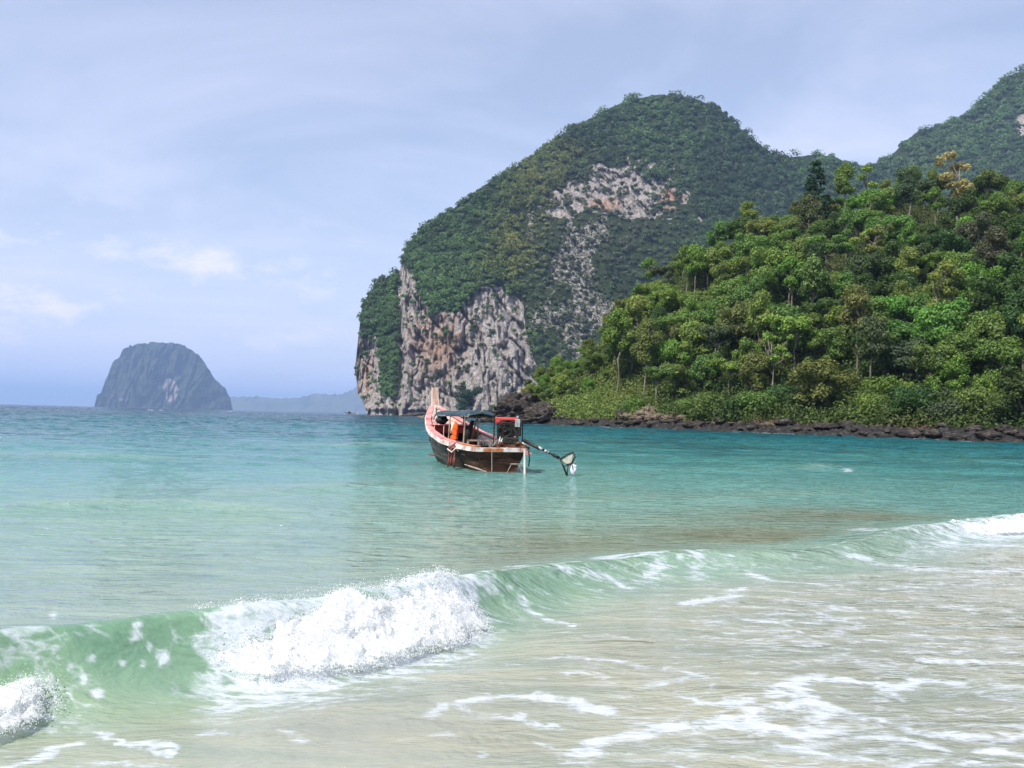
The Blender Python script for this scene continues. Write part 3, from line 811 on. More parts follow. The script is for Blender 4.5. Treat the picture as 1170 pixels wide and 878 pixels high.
# forest on the mountain, one mass seen from a kilometre away
def forest_mass():
    r = np.random.default_rng(11)
    n = 16000
    px = r.uniform(406, 1330, n); t = r.uniform(0, 1, n) ** .92
    sy = tab(SIL, px) + 3; by_ = hy(px) + 1
    py = by_ + (sy - by_) * t
    ok = px > tab(XL, py) + 1
    rm = rockmask(px, py)
    # only where the near hill leaves it in view
    nh = tab(NEARSIL, px)
    ok &= (py < nh + 12) & (r.random(n) > rm * np.where(py < 280, .76, np.where((px > 605), .66, .94)))
    ok &= ~((px < 640) & (py > hy(px) - 6))
    mid = (px > 590) & (px < 790) & (py > 235) & (py < 440)
    ok &= ~(mid & (r.random(n) < .40))
    px, py, t, rm = px[ok], py[ok], t[ok], rm[ok]
    D = mdepth(px, py)
    p0 = W(px, py, D)
    soft = fbm(p0[:, 0] / 70, p0[:, 2] / 70, 0, 4, 321, .5)
    P = W(px, py, D + 26 * soft)
    n = len(P)
    size = (3.0 + 6.2 * r.random(n) ** 2.0) * np.where(rm > .15, .55, 1) * (D / 950) * np.where((px < 460), .8, 1)
    size *= np.where((px > 590) & (px < 790) & (py > 235), .72, 1)
    K = 84; print('MOUNTAIN CROWNS', n)
    cen = np.repeat(P, K, 0); sz = np.repeat(size, K)
    d = r.normal(0, 1, (n * K, 3)); d /= np.linalg.norm(d, axis=1, keepdims=True); d[:, 2] = np.abs(d[:, 2]) * 1.1 - .25
    d[:, 1] -= .25
    lobe = 1 + .35 * fbm(d[:, 0] * 1.8 + np.repeat(np.arange(n) * 7.3, K), d[:, 1] * 1.8, d[:, 2] * 1.8, 2, 3)
    C = cen + d * (sz * lobe * (1 - .55 * r.random(n * K) ** 2))[:, None] * np.array([1, 1, .9]); C[:, 2] += sz * .15
    V = leaf_quads(C, d, 2.0 * np.repeat(D, K) / 950, r, .34)
    # tints: dark green, with yellow-green along the shoulder and grey scrub in the middle
    g = fbm(px * .012, py * .012, 0, 3, 401); k = r.random(n)
    tint = np.array([.056, .100, .032])[None] * (1 + .6 * g[:, None] + .9 * (k[:, None] - .5))
    yel = np.exp(-((px - 585 - (300 - py) * .38) / 32) ** 2) * sstep(150, 190, py) * sstep(345, 300, py)
    yel = np.clip(1.5 * yel * (.65 + .6 * fbm(px * .04, py * .04, 0, 3, 411)), 0, 1)[:, None]
    tint = tint * (1 - yel) + np.array([.17, .175, .035])[None] * yel
    gm = (np.clip(np.exp(-((px - 662) / 55) ** 2 - ((py - 320) / 90) ** 2) * .6 + np.exp(-((px - 705) / 85) ** 2 - ((py - 250) / 55) ** 2) * .85, 0, .9) * (k > .25))[:, None]
    tint = tint * (1 - gm) + np.array([.080, .080, .058])[None] * gm
    tint = tint * (1 - .38 * sstep(730, 830, px) * sstep(960, 880, px))[:, None]  # shade on the slopes right of the hump, darkened into the tint
    pale = ((k > .93) & (px > 860))[:, None] * .5
    tint = tint * (1 - pale) + np.array([.11, .13, .06])[None] * pale
    o = mk('mountain_forest', V, quads(n * K), M_FOREST)
    cattr(o, 'tint', np.repeat(np.repeat(tint, K, 0), 4, 0))
    tag(o, 'dense dark green forest covering the tall limestone mountain', 'forest', kind='stuff')
NEARSIL = [(560, 500), (585, 478), (600, 452), (610, 438), (625, 418), (640, 404), (660, 392), (680, 372), (700, 352), (720, 335), (740, 312), (757, 293), (775, 283), (800, 276), (820, 266),
           (850, 250), (880, 240), (910, 232), (940, 226), (965, 220), (990, 214), (1020, 206), (1045, 202), (1070, 208), (1090, 214), (1115, 205), (1140, 203), (1170, 210), (1250, 205), (1400, 230), (1600, 300)]
forest_mass()

# ------------------------------------------------------------------ NEAR HILL
SHORE = [(556, 214), (575, 206), (597, 200), (640, 184), (700, 170), (750, 161), (800, 154), (860, 137), (930, 128), (1000, 120), (1100, 111), (1170, 106), (1300, 92), (1500, 72), (1700, 58)]
SHELF = 9.0
SLP = .62
def hill_ridge(px):
    """distance and ground height of the ridge"""
    th = np.interp(px, [575, 610, 640, 700, 900], [1.5, 5.0, 8.0, 9.5, 10.5])       # height of the trees on it
    e = (hy(px) - tab(NEARSIL, px)) / F
    e = np.maximum(e, .002)
    Ds = tab(SHORE, px) + SHELF
    Dr = (SLP * Ds - 1.2 + th) / (SLP - e)
    return Dr, np.maximum(e * Dr + CAMH - th, .8)
def hill_z(px, D):
    Ds = tab(SHORE, px)
    Dr, zr = hill_ridge(px)
    t = np.clip((D - Ds - SHELF) / np.maximum(Dr - Ds - SHELF, 1), 0, 1)
    z = np.where(D < Ds + SHELF, -.5 + 2.0 * np.clip((D - Ds) / SHELF, -1, 1) ** 1, 1.5 + (zr - 1.5) * np.sin(t * math.pi / 2) ** 1.0 * (.55 + .45 * t))
    back = np.maximum(D - Dr, 0)
    return z - back * .55
NU2, ND2 = 620, 230
u2 = np.linspace(556, 1650, NU2); w2 = np.linspace(0, 1, ND2)
U2, W2 = np.meshgrid(u2, w2)
Ds_, (Dr_, zr_) = tab(SHORE, U2), hill_ridge(U2)
DD = Ds_ - 2 + np.where(W2 < .35, W2 / .35 * (SHELF + 3), (SHELF + 3) + ((W2 - .35) / .65) ** 1.2 * (Dr_ - Ds_ + 110 - SHELF))
ZZ = hill_z(U2, DD)
XX = xat(U2, DD, ZZ)
shelfm = sstep(SHELF + 4, SHELF - 1, DD - Ds_)
strata = fbm(XX * .25 + DD * .1, DD * 1.1, 0, 5, 500, .6); blk = np.abs(fbm(XX * .8, DD * .8, 0, 4, 510))
ZZ = ZZ + shelfm * (1.5 * np.abs(strata) + 1.3 * blk - .25) + (1 - shelfm) * 1.4 * fbm(XX * .08, DD * .08, 0, 4, 520)
ZZ = np.where(ZZ < -3, -3, ZZ)
def ground_mat():
    m = MT('hill_ground'); v = m.pos()
    sh = m.attr('shelf'); pale = m.attr('pale')
    dark = m.ramp(m.noise(m.pos((1, 1, 2)), 1.1, 7, .7, .5), [(.32, (.008, .008, .008)), (.5, (.030, .028, .027)), (.66, (.080, .072, .064)), (.80, (.24, .21, .18))])
    red = m.ramp(m.noise(v, .8, 6, .65), [(.35, (.07, .042, .028)), (.6, (.20, .13, .085)), (.78, (.36, .26, .19))])
    soil = m.ramp(m.noise(v, .5, 6, .65), [(.35, (.020, .022, .010)), (.55, (.050, .050, .020)), (.75, (.11, .085, .045))])
    n = m.noise(v, .6, 5, .6)
    f = m.mr(m.math('ADD', sh, m.math('MULTIPLY', m.math('SUBTRACT', n, .5), .5)), .45, .60)
    col = m.mix(f, m.mix(m.mr(m.math('ADD', pale, n), .75, 1.0), soil, red), dark)
    m.set(Base_Color=col, Roughness=.9)
    m.p.inputs['Specular IOR Level'].default_value = .2
    m.link(m.bump(m.noise(v, 1.6, 6, .7), 1.0, .5), m.p.inputs['Normal']); return m.m
hill = mk('hill', np.stack([XX, DD, ZZ], -1).reshape(-1, 3), grid_faces(ND2, NU2), ground_mat())
dsh = DD - Ds_
fattr(hill, 'shelf', sstep(SHELF + 1.5, SHELF - 3.0, dsh))
fattr(hill, 'pale', sstep(SHELF + 9, SHELF + 2, dsh) * .9)
tag(hill, kind='structure')

# ------------------------------------------------------------------ rocks on the shore
def rock_mat(name, a, b, c):
    m = MT(name); v = m.pos((1, 1, 2.2), obj=False)
    m.set(Base_Color=m.ramp(m.noise(v, .9, 7, .7, .6), [(.34, a), (.52, b), (.72, c)]), Roughness=.9)
    m.p.inputs['Specular IOR Level'].default_value = .25
    m.link(m.bump(m.noise(v, 1.8, 6, .7), 1, .35), m.p.inputs['Normal']); return m.m
M_ROCK_D = rock_mat('dark_rock', (.012, .011, .010), (.050, .042, .036), (.19, .155, .125))
M_ROCK_B = rock_mat('brown_rock', (.07, .048, .035), (.17, .125, .095), (.33, .26, .21))
def rock(name, c, r, mat, seed, label, cat='rock', group=None, nu=40, nv=26, amp=.55, rz=0):
    th = np.linspace(0, math.pi, nv)[:, None]; ph = np.linspace(0, 2 * math.pi, nu, endpoint=False)[None, :]
    d = np.stack([np.sin(th) * np.cos(ph), np.sin(th) * np.sin(ph), np.cos(th) + 0 * ph], -1)
    tl = d[..., 2] * 1.0 - d[..., 0] * .55
    k = 1 + amp * fbm(d[..., 0] * 1.6 + seed, d[..., 1] * 1.6, tl * 2.2, 5, seed, .6) + .38 * np.clip(1 - 2.2 * np.abs(fbm(d[..., 0] * 2 + seed, d[..., 1] * 2, tl * 6, 4, seed + 3, .6)), 0, 1) - .15
    V = d * k[..., None] * np.array(r)
    f = []
    for j in range(nv - 1):
        for i in range(nu): f.append((j*nu + i, (j+1)*nu + i, (j+1)*nu + (i+1) % nu, j*nu + (i+1) % nu))
    o = mk(name, V.reshape(-1, 3), np.array(f), mat)
    o.location = c; o.rotation_euler = (0, 0, rz)
    return tag(o, label, cat, group)
def shore_pt(px, inland): 
    D = float(tab(SHORE, px)) + inland; z = float(hill_z(np.array(px), np.array(D))); return (float(xat(px, D, z)), D, z)
p = shore_pt(594, 9); rock('rock_outcrop', (p[0], p[1], 1.5), (7.0, 7.5, 5.6), M_ROCK_D, 31, 'dark folded rock outcrop at the left tip of the forested hill', amp=.45, nu=120, nv=70)
p = shore_pt(622, 8); rock('rock_outcrop', (p[0], p[1], 1.2), (5.5, 5, 3.2), M_ROCK_D, 37, 'lower dark rock mass just right of the tall outcrop at the hill tip', amp=.5, nu=90, nv=50)
p = shore_pt(572, 3); rock('rock_outcrop', (p[0], p[1], .2), (5.5, 4, 1.6), M_ROCK_D, 39, 'low dark ledge reaching into the sea left of the outcrop', amp=.5, nu=90, nv=50)
p = shore_pt(711, 9); rock('boulder', (p[0], p[1], p[2] + .9), (1.35, 1.2, 1.5), M_ROCK_D, 41, 'single near black upright boulder above the dark rock shelf', amp=.35)
spots = [(722, 9, 2.0, .8), (733, 9.5, 1.9, 1.2), (742, 10.5, 2.0, 1.5), (752, 9, 1.5, .8), (728, 8, 1.3, .7), (745, 8, 1.6, .8), (764, 9, 1.6, .7), (779, 9, 1.3, .6)]
for i, (px, inl, s, h) in enumerate(spots):
    p = shore_pt(px, inl)
    rock('boulder', (p[0], p[1], p[2] + .6 + h * .4), (s, s * .8, h), M_ROCK_B, 50 + i, 'pale brown boulder in the heap right of the near black boulder', group='pale brown boulders heaped above the rock shelf', rz=i)
for i in range(46):
    px = 590 + i * 12.9 + random.uniform(-4, 4); inl = random.uniform(1.0, 8.5); p = shore_pt(px, inl); s = random.uniform(.5, 1.5)
    zone = 'left of the brown boulders' if px < 715 else 'middle of the shore' if px < 950 else 'right end of the shore'
    rock('boulder', (p[0], p[1], p[2] + .75), (s * 1.15, s * .8, s * .45), M_ROCK_D, 90 + i,
         'dark jagged boulder on the rock shelf, ' + zone, group='dark boulders on the rock shelf ' + zone, nu=22, nv=14, rz=random.random() * 6)
p = W(487, 476.5, 420); rock('sea_rock', (p[0], p[1], .1), (4.6, 3, 1.2), M_ROCK_B, 71, 'small brown rock rising from the sea left of the boat prow', nu=30, nv=18)
p = W(479, 473, 850); rock('sea_rock', (p[0], p[1], .5), (14, 9, 3.5), M_ROCK_D, 73, 'flat dark ledge at the foot of the cliff behind the boat prow', nu=40, nv=20)

# ------------------------------------------------------------------ TREES of the near hill
def crown_mesh(name, kind, seed):
    r = np.random.default_rng(seed)
    C, N = [], []
    if kind == 'round':
        lobes = [((0, 0, 6.4), 2.3)] + [((math.cos(a) * q, math.sin(a) * q, z), s) for a, q, z, s in zip(r.uniform(0, 6.3, 17), r.uniform(.8, 3.6, 17), r.uniform(2.2, 7.9, 17), r.uniform(.65, 1.6, 17))]
        n, leaf, fl = 6400, .34, .72
    elif kind == 'flat':
        lobes = [((math.cos(a) * q, math.sin(a) * q, z), s) for a, q, z, s in zip(r.uniform(0, 6.3, 15), r.uniform(.4, 3.9, 15), r.uniform(6.8, 8.8, 15), r.uniform(.9, 1.6, 15))]
        n, leaf, fl = 4600, .33, .5
    elif kind == 'tall':
        lobes = [((math.cos(a) * q, math.sin(a) * q, z), s) for a, q, z, s in zip(r.uniform(0, 6.3, 14), r.uniform(.2, 1.9, 14), r.uniform(6.2, 11.5, 14), r.uniform(.8, 1.45, 14))]
        n, leaf, fl = 4400, .32, .8
    elif kind == 'bush':
        lobes = [((math.cos(a) * q, math.sin(a) * q, z), s) for a, q, z, s in zip(r.uniform(0, 6.3, 15), r.uniform(.3, 2.7, 15), r.uniform(.5, 3.0, 15), r.uniform(.9, 1.5, 15))]
        n, leaf, fl = 5600, .27, .8
    elif kind == 'cone':
        lobes = []
        for z in np.linspace(3.5, 13, 9):
            rad = 2.6 * (1 - (z - 3.5) / 11) ** .8 + .2
            for a in r.uniform(0, 6.3, 4): lobes.append(((math.cos(a) * rad * .7, math.sin(a) * rad * .7, z), .45 + rad * .28))
        n, leaf, fl = 2600, .42, .5
    elif kind == 'sparse':
        lobes = [((math.cos(a) * q, math.sin(a) * q, z), s) for a, q, z, s in zip(r.uniform(0, 6.3, 13), r.uniform(.6, 2.7, 13), r.uniform(5.0, 10.5, 13), r.uniform(.5, 1.0, 13))]
        n, leaf, fl = 1500, .33, .5
    w = np.array([s ** 2 for _, s in lobes]); w /= w.sum()
    li = r.choice(len(lobes), n, p=w)
    c = np.array([l[0] for l in lobes])[li]; s = np.array([l[1] for l in lobes])[li]
    d = r.normal(0, 1, (n, 3)); d /= np.linalg.norm(d, axis=1, keepdims=True)
    rad = s * (1 - .45 * r.random(n) ** 1.8) * (1 + .28 * fbm(d[:, 0] * 2.5 + li * 3.1, d[:, 1] * 2.5, d[:, 2] * 2.5, 2, seed))
    P = c + d * rad[:, None] * np.array([1, 1, fl]) + r.normal(0, .10, (n, 3))
    if kind == 'bush': P[:, 2] = np.abs(P[:, 2])
    V = leaf_quads(P, d + np.array([0, 0, .35]), leaf, r)
    o = mk(name, V, quads(n), M_LEAF); me = o.data; bpy.data.objects.remove(o); 
    return me, lobes
def trunk_mesh(kind, lobes, seed):
    rd = random.Random(seed); b = MB()
    top = max(l[0][2] for l in lobes) * .85
    if kind == 'bush':
        for k in range(5):
            l = rd.choice(lobes)[0]; b.tube([(rd.uniform(-.3, .3), rd.uniform(-.3, .3), -.5), (l[0] * .4, l[1] * .4, l[2] * .5), l], [.09, .06, .03], 5)
    else:
        r0 = {'round': .24, 'flat': .20, 'tall': .19, 'cone': .2, 'sparse': .17}[kind]
        pts = [(rd.uniform(-.15, .15) * i, rd.uniform(-.15, .15) * i, -1 + (top + 1) * i / 5) for i in range(6)]
        b.tube(pts, [r0 * (1 - .14 * i) for i in range(6)], 7)
        for l, s in lobes[:11]:
            z0 = max(1.5, min(l[2] - 1.5, top * .8)); f = (z0 + 1) / (top + 1) * 5; i = int(min(f, 4)); q = Vector(pts[i]).lerp(Vector(pts[i + 1]), f - i)
            m_ = q.lerp(Vector(l), .5) + Vector((0, 0, -.25)); b.tube([q, m_, l], [r0 * .42, r0 * .3, .03], 5)
    o = b.build('trunk', M_BARK); me = o.data; bpy.data.objects.remove(o); return me
VAR = {}
for kind, n in (('round', 6), ('flat', 4), ('tall', 4), ('bush', 4), ('cone', 1), ('sparse', 2)):
    VAR[kind] = []
    for i in range(n):
        cm, lobes = crown_mesh('crown', kind, 1000 + i * 7 + len(kind) * 101)
        VAR[kind].append((cm, trunk_mesh(kind, lobes, i + 77)))
def plant(kind, loc, s, colour, label, cat, group=None, sz=1.0, rd=random, name=None):
    cm, tm = rd.choice(VAR[kind])
    t = empty(name or ('bush' if kind == 'bush' else 'tree'), loc, rd.uniform(0, 6.28)); t.scale = (s, s, s * sz)
    for nm_, me in (('crown', cm), ('trunk', tm)):
        o = bpy.data.objects.new(nm_, me); COL.objects.link(o); o.parent = t
        if nm_ == 'crown': o.color = tuple(colour) + (1,)
    return tag(t, label, cat, group)
TINT = {'dark green': (.054, .090, .026), 'mid green': (.112, .160, .040), 'olive': (.135, .178, .048), 'bright green': (.128, .205, .044),
        'yellow green': (.185, .230, .055), 'brownish': (.130, .110, .052), 'grey green': (.080, .095, .050)}
KINDW = {'round': 'broad crowned tree', 'flat': 'spreading high crowned tree', 'tall': 'tall slender tree', 'bush': 'rounded leafy bush', 'sparse': 'thinly leaved tree'}
rd = random.Random(5)
placed = []
for _px, _t, _r in ((932, .93, 6), (1093, .86, 7), (1093, .78, 6), (1160, .30, 5), (880, .16, 4), (932, .86, 5)):
    _Ds = float(tab(SHORE, _px)) + SHELF + 1.5; _Dr = float(hill_ridge(np.array(float(_px)))[0]); _D = 1 / (1 / _Ds + (1 / _Dr - 1 / _Ds) * _t)
    placed.append((float(xat(_px, _D, float(hill_z(np.array(float(_px)), np.array(_D))))), _D, _r))
def try_place(px, t, force=False, spacing=.80):
    """t = 0 at the foot of the slope, 1 at the ridge, even in the picture"""
    Ds = float(tab(SHORE, px)) + SHELF + 1.5; Dr, zr = hill_ridge(np.array(float(px))); Dr = float(Dr)
    e0 = 1.0 / Ds; e1 = 1.0 / Dr
    D = 1.0 / (e0 + (e1 - e0) * t); z = float(hill_z(np.array(float(px)), np.array(D)))
    x = float(xat(px, D, z))
    return x, D, z
count = 0
cands = []
for i in range(9000):
    px = rd.uniform(604, 1235); t = rd.random() ** 1.15
    cands.append((px, t))
for px, t in cands:
    if count >= 292: break
    x, D, z = try_place(px, t)
    q = project(np.array([x, D, z + 5]))
    left = px < 705
    s = (.70 if left else 1.25) * rd.uniform(.72, 1.2)
    low = t < .10
    if left and t < .30 or (low and rd.random() < .75): kind = 'bush'; s *= (.62 if left else 1.0)
    else: kind = rd.choices(['round', 'flat', 'tall', 'sparse'], [.62, .10, .22, .06])[0]
    spacing = (2.9 if kind == 'bush' else 3.6) * s
    ok = True
    for (a, b, c) in placed:
        if (a - x) ** 2 + (b - D) ** 2 < (max(spacing, c) * (.95 if D < 170 else 1.15)) ** 2: ok = False; break
    if not ok: continue
    placed.append((x, D, spacing)); count += 1
    yb = float(fbm(px * .012, t * 3.2, 0, 2, 610))
    w = {'dark green': 1.2 + (.8 if px > 1040 else 0), 'mid green': 1.6, 'olive': 1.4 + 1.5 * max(yb, 0), 'bright green': .8 + 1.2 * max(-yb, 0), 'yellow green': .35 + .5 * (px < 860), 'grey green': .5, 'brownish': .04}
    c = rd.choices(list(w), list(w.values()))[0]
    if kind == 'sparse': c = rd.choice(['grey green', 'olive', 'yellow green'])
    if kind == 'bush' and left: c = rd.choice(['olive', 'yellow green', 'mid green', 'bright green'])
    if kind == 'bush' and not left: c = rd.choice(['mid green', 'olive', 'mid green', 'dark green', 'grey green'])
    col = [v * rd.uniform(.85, 1.2) for v in TINT[c]]
    zone = 'at the shore' if t < .12 else 'low on the slope' if t < .38 else 'halfway up the slope' if t < .7 else 'near the ridge'
    side = 'left tip of near hill' if px < 745 else 'middle of near hill' if px < 960 else 'right end of near hill'
    sz = rd.uniform(.85, 1.25)
    plant(kind, (x, D, z - .3), s, col, f'{c} {KINDW[kind]} {zone}, {side}', 'bush' if kind == 'bush' else 'tree', f'{c} {KINDW[kind]}s {zone}, {side}', sz, rd)
print('TREES', count)
# the ones that stand out
def stand(px, t, kind, s, tint, label, sz=1.0, cat='tree', name=None):
    x, D, z = try_place(px, t); return plant(kind, (x, D, z - .3), s, tint, label, cat, None, sz, random.Random(px), name)
stand(932, .93, 'cone', 1.8, (.022, .050, .022), 'dark layered conical tree poking above the ridge line against the mountain', 1.0, name='conical_tree')
stand(1093, .86, 'sparse', 2.15, (.36, .28, .15), 'dry orange tan tree with few leaves on the upper right ridge', 1.0, name='dry_tree')
stand(880, .16, 'sparse', 1.0, (.13, .14, .05), 'thin tree with pale forked bare trunk above the middle of the shore', 1.05)
stand(1040, .02, 'bush', 1.25, (.040, .085, .022), 'largest dome shaped dark green bush hanging over the right part of the shore', 1.05, 'bush', 'bush')
stand(1140, .02, 'bush', 1.05, (.060, .095, .028), 'rounded green bush at the shore beside the right edge of the photo', 1.0, 'bush', 'bush')
stand(1160, .30, 'round', 1.15, (.26, .27, .05), 'bright yellow leaved tree at the right edge of the photo', 1.0)
# the dark tree at the foot of the limestone cliff behind the boat
p = W(535, 470, 850); plant('round', (p[0], p[1], 3), 3.4, (.025, .065, .030), 'single dark green tree at the foot of the pale cliff behind the boat', 'tree')

# undergrowth filling the ground between the trees
def undergrowth():
    r = np.random.default_rng(21); n = 9000
    px = r.uniform(600, 1300, n); t = r.random(n) ** 1.1
    Ds = tab(SHORE, px) + SHELF + .5; Dr, _ = hill_ridge(px)
    D = 1 / (1 / Ds + (1 / Dr - 1 / Ds) * t); z = hill_z(px, D); x = xat(px, D, z)
    K = 56
    size = (.7 + 1.9 * r.random(n) ** 1.8) * np.where(px < 705, 1.25, 1.4)
    d = r.normal(0, 1, (n * K, 3)); d /= np.linalg.norm(d, axis=1, keepdims=True); d[:, 2] = np.abs(d[:, 2])
    sz = np.repeat(size, K)
    C = np.repeat(np.stack([x, D, z], 1), K, 0) + d * (sz * r.uniform(.6, 1, n * K))[:, None] * np.array([1.15, 1.15, 1.2])
    V = leaf_quads(C, d, .42, r)
    k = r.random(n)[:, None]; lf = sstep(800, 680, px)[:, None]; y = np.clip(fbm(px * .03, t * 6, 0, 3, 630), 0, 1)[:, None]
    a = np.array([.045, .078, .022]); b = np.array([.16, .19, .050]); c = np.array([.14, .095, .05])
    tint = a * (1 - k * .5) + b * k * .4 + lf * .45 * b; tint = tint * (1 - y * .5) + c * y * .5
    o = mk('undergrowth', V, quads(n * K), M_FOREST); cattr(o, 'tint', np.repeat(np.repeat(tint, K, 0), 4, 0))
    tag(o, 'low shrubs and creepers covering the ground of the forested hill', 'undergrowth', kind='stuff')
undergrowth()

# ------------------------------------------------------------------ ISLAND and far hills
def far_land(name, sil, left, right, D0, slope, mat, amp, nu=320, nt=110, seed=0):
    u = np.linspace(left, right, nu); t = np.linspace(0, 1, nt); U, T = np.meshgrid(u, t)
    b = hy(U) + .8; s = tab(sil, U) + 2.2 * fbm(U * .35, 0 * U, 0, 4, seed) + .3
    s = np.minimum(s, b)
    PY_ = b + (s - b) * T
    e = (hy(U) - PY_) / F
    edge = 1 - (np.abs(U - (left + right) / 2) / ((right - left) / 2)) ** 2.5
    Db = D0 * (1 + .05 * (1 - edge))
    D = Db * slope / (slope - np.maximum(e, 0))
    p = W(U, PY_, D); px, pz = p[..., 0], p[..., 2]
    k = D0 / 4000
    D = D + amp * (fbm(px / (60 * k), pz / (130 * k), 0, 5, seed + 3, .6) * 40 + np.clip(1 - np.abs(fbm(px / (45 * k), pz / (110 * k), 0, 4, seed + 8)) * 2, 0, 1) ** 3 * 40) * k
    P = W(U, PY_, D)
    P[0, :, 2] = -3
    bk = P[-1].copy(); bk[:, 1] *= 1.06; bk[:, 0] *= 1.06; bk[:, 2] *= .5; bk2 = bk.copy(); bk2[:, 1] *= 1.05; bk2[:, 0] *= 1.05; bk2[:, 2] = -3
    P = np.concatenate([P, bk[None], bk2[None]], 0)
    o = mk(name, P.reshape(-1, 3), grid_faces(nt + 2, nu), mat, None, False)
    return o, U, PY_
def island_mat():
    m = MT('island_rock'); rk = m.attr('rock')
    v = m.pos((1, 1, .5)); g = m.ramp(m.noise(v, .03, 7, .75, .5), [(.3, (.010, .018, .012)), (.5, (.045, .060, .035)), (.7, (.16, .16, .12))])
    r = m.ramp(m.noise(m.pos((1, 1, .3)), .03, 6, .7), [(.3, (.20, .17, .15)), (.6, (.50, .42, .37))])
    f = m.mr(m.math('ADD', rk, m.math('MULTIPLY', m.noise(v, .02, 5, .7), .7)), .75, 1.0)
    m.set(Base_Color=m.mix(f, g, r), Roughness=.95); m.p.inputs['Specular IOR Level'].default_value = .1
    m.link(m.bump(m.noise(v, .05, 6, .75), 1.0, 45), m.p.inputs['Normal']); return m.m
ISL = [(108, 463), (111, 452), (116, 448), (120, 436), (126, 422), (129, 414), (136, 408), (141, 398), (148, 395), (160, 393), (176, 391), (196, 391), (206, 393), (218, 399), (228, 406), (236, 418), (243, 430), (252, 438), (258, 445), (263, 455), (266, 468)]
isl, iu, iy = far_land('island', ISL, 108, 266, 7200, 1.6, island_mat(), 1.7, seed=700)
rk = 1.15 * np.exp(-((iu - 195) / 9) ** 2 - ((iy - 446) / 15) ** 2) + .6 * np.exp(-((iu - 241) / 8) ** 2 - ((iy - 456) / 10) ** 2) + .7 * np.exp(-((iu - 140) / 7) ** 2 - ((iy - 457) / 4) ** 2) + .3 * np.exp(-((iu - 123) / 6) ** 2 - ((iy - 450) / 9) ** 2)
fattr(isl, 'rock', np.concatenate([rk.ravel(), np.zeros(2 * iu.shape[1])])); tag(isl, kind='structure')
def farhill_mat():
    m = MT('far_hills'); m.set(Base_Color=m.ramp(m.noise(m.pos(), .004, 5), [(.3, (.04, .06, .035)), (.7, (.09, .10, .06))]), Roughness=.95); return m.m
FARH = [(225, 454), (262, 453), (290, 453), (320, 454.5), (340, 455), (352, 452), (365, 449.5), (378, 451), (390, 450), (400, 446), (410, 441), (425, 436), (445, 434), (470, 440), (520, 455), (560, 476)]
fh, _, _ = far_land('far_hills', FARH, 225, 560, 12500, .5, farhill_mat(), .5, 200, 30, seed=720); tag(fh, kind='structure')

# ------------------------------------------------------------------ LONGTAIL BOAT
B0 = np.array([-.27, 24.4]); BH = np.array([-.36, .933]); BH = BH / np.hypot(*BH)
BA = math.atan2(BH[1], BH[0])
boat = empty('longtail_boat', (B0[0], B0[1], 0.0), BA)
tag(boat, 'weathered wooden longtail boat with dark hull, pink rim and blue green awning', 'boat')
BM = Matrix.Translation((B0[0], B0[1], 0)) @ Matrix.Rotation(BA, 4, 'Z'); BI = BM.inverted()
def wl_(px, py, D):                                   # a photo point at distance D in the boat's own frame
    p = W(px, py, D); return BI @ Vector((float(p[0]), float(p[1]), float(p[2])))
S_ = np.array([0, .6, 1.5, 3, 4.5, 5.5, 6.3, 7.0, 7.4, 7.62])
def st(tbl, s): return np.interp(s, S_, tbl)
BEAM = [.80, .88, .97, 1.02, .96, .84, .66, .40, .20, .05]
SHEER = [.76, .77, .80, .90, 1.10, 1.32, 1.55, 1.80, 1.98, 2.08]
KEEL = [-.16, -.20, -.24, -.26, -.24, -.16, .02, .45, .95, 1.6]
def hull_surf(off, ns=50, nk=13, inner=False):
    V = []
    for s in np.linspace(0, 7.62, ns):
        b, h, k = st(BEAM, s), st(SHEER, s), st(KEEL, s)
        if inner: b = max(b - off, .01); k = k + off * 2
        for j in range(-nk, nk + 1):
            f = abs(j) / nk; sg = -1 if j < 0 else 1
            V.append((s - .18 * (1 - f) * (s < .01) * 0 - (0 if s > .3 else -.10 * (1 - f)), sg * b * (f ** .55) * (.86 + .14 * f), k + (h - k) * (f ** 1.9)))
    return np.array(V), 2 * nk + 1
def hull_mat():
    m = MT('hull_wood'); v = m.pos((1, 1, 1), obj=True)
    sep = m.node('ShaderNodeSeparateXYZ'); m.link(m.node('ShaderNodeTexCoord').outputs['Object'], sep.inputs[0])
    n = m.noise(m.pos((.6, 1, 3.5), obj=True), 1.6, 7, .7, .4)
    dark = m.ramp(n, [(.34, (.008, .006, .006)), (.52, (.065, .030, .018)), (.64, (.17, .075, .042)), (.78, (.34, .24, .18))])
    grey = m.ramp(n, [(.3, (.02, .018, .016)), (.5, (.10, .09, .08)), (.7, (.26, .24, .21))])
    c = m.mix(m.mr(sep.outputs['X'], 1.6, 3.6), dark, grey)
    low = m.mr(sep.outputs['Z'], .10, .02)
    c = m.mix(m.math('MULTIPLY', low, .6), c, (.24, .07, .045))
    plank = m.math('ABSOLUTE', m.math('SINE', m.math('MULTIPLY', sep.outputs['Z'], 22.0)))
    m.set(Base_Color=c, Roughness=.75); m.p.inputs['Specular IOR Level'].default_value = .2
    m.link(m.bump(m.mr(plank, 0, .25), .6, .02), m.p.inputs['Normal']); return m.m
V, w_ = hull_surf(0)
hull_f = grid_faces(50, w_); tr = [tuple(range(w_))[::-1]]
hull = mk('hull', V, [list(f) for f in hull_f] + [list(t) for t in tr], hull_mat(), boat)
M_INNER = weathered('inner_planks', (.045, .030, .024), (.24, .17, .13), 2.2, .8, stretch=(.4, 1, 2), bump=.4)
V, w_ = hull_surf(.05, inner=True)
mk('inner_lining', V, [list(f)[::-1] for f in grid_faces(50, w_)], M_INNER, boat)
M_WHITE = weathered('rim_white', (.30, .19, .15), (.76, .68, .63), 3.2, .7, .34, .56)
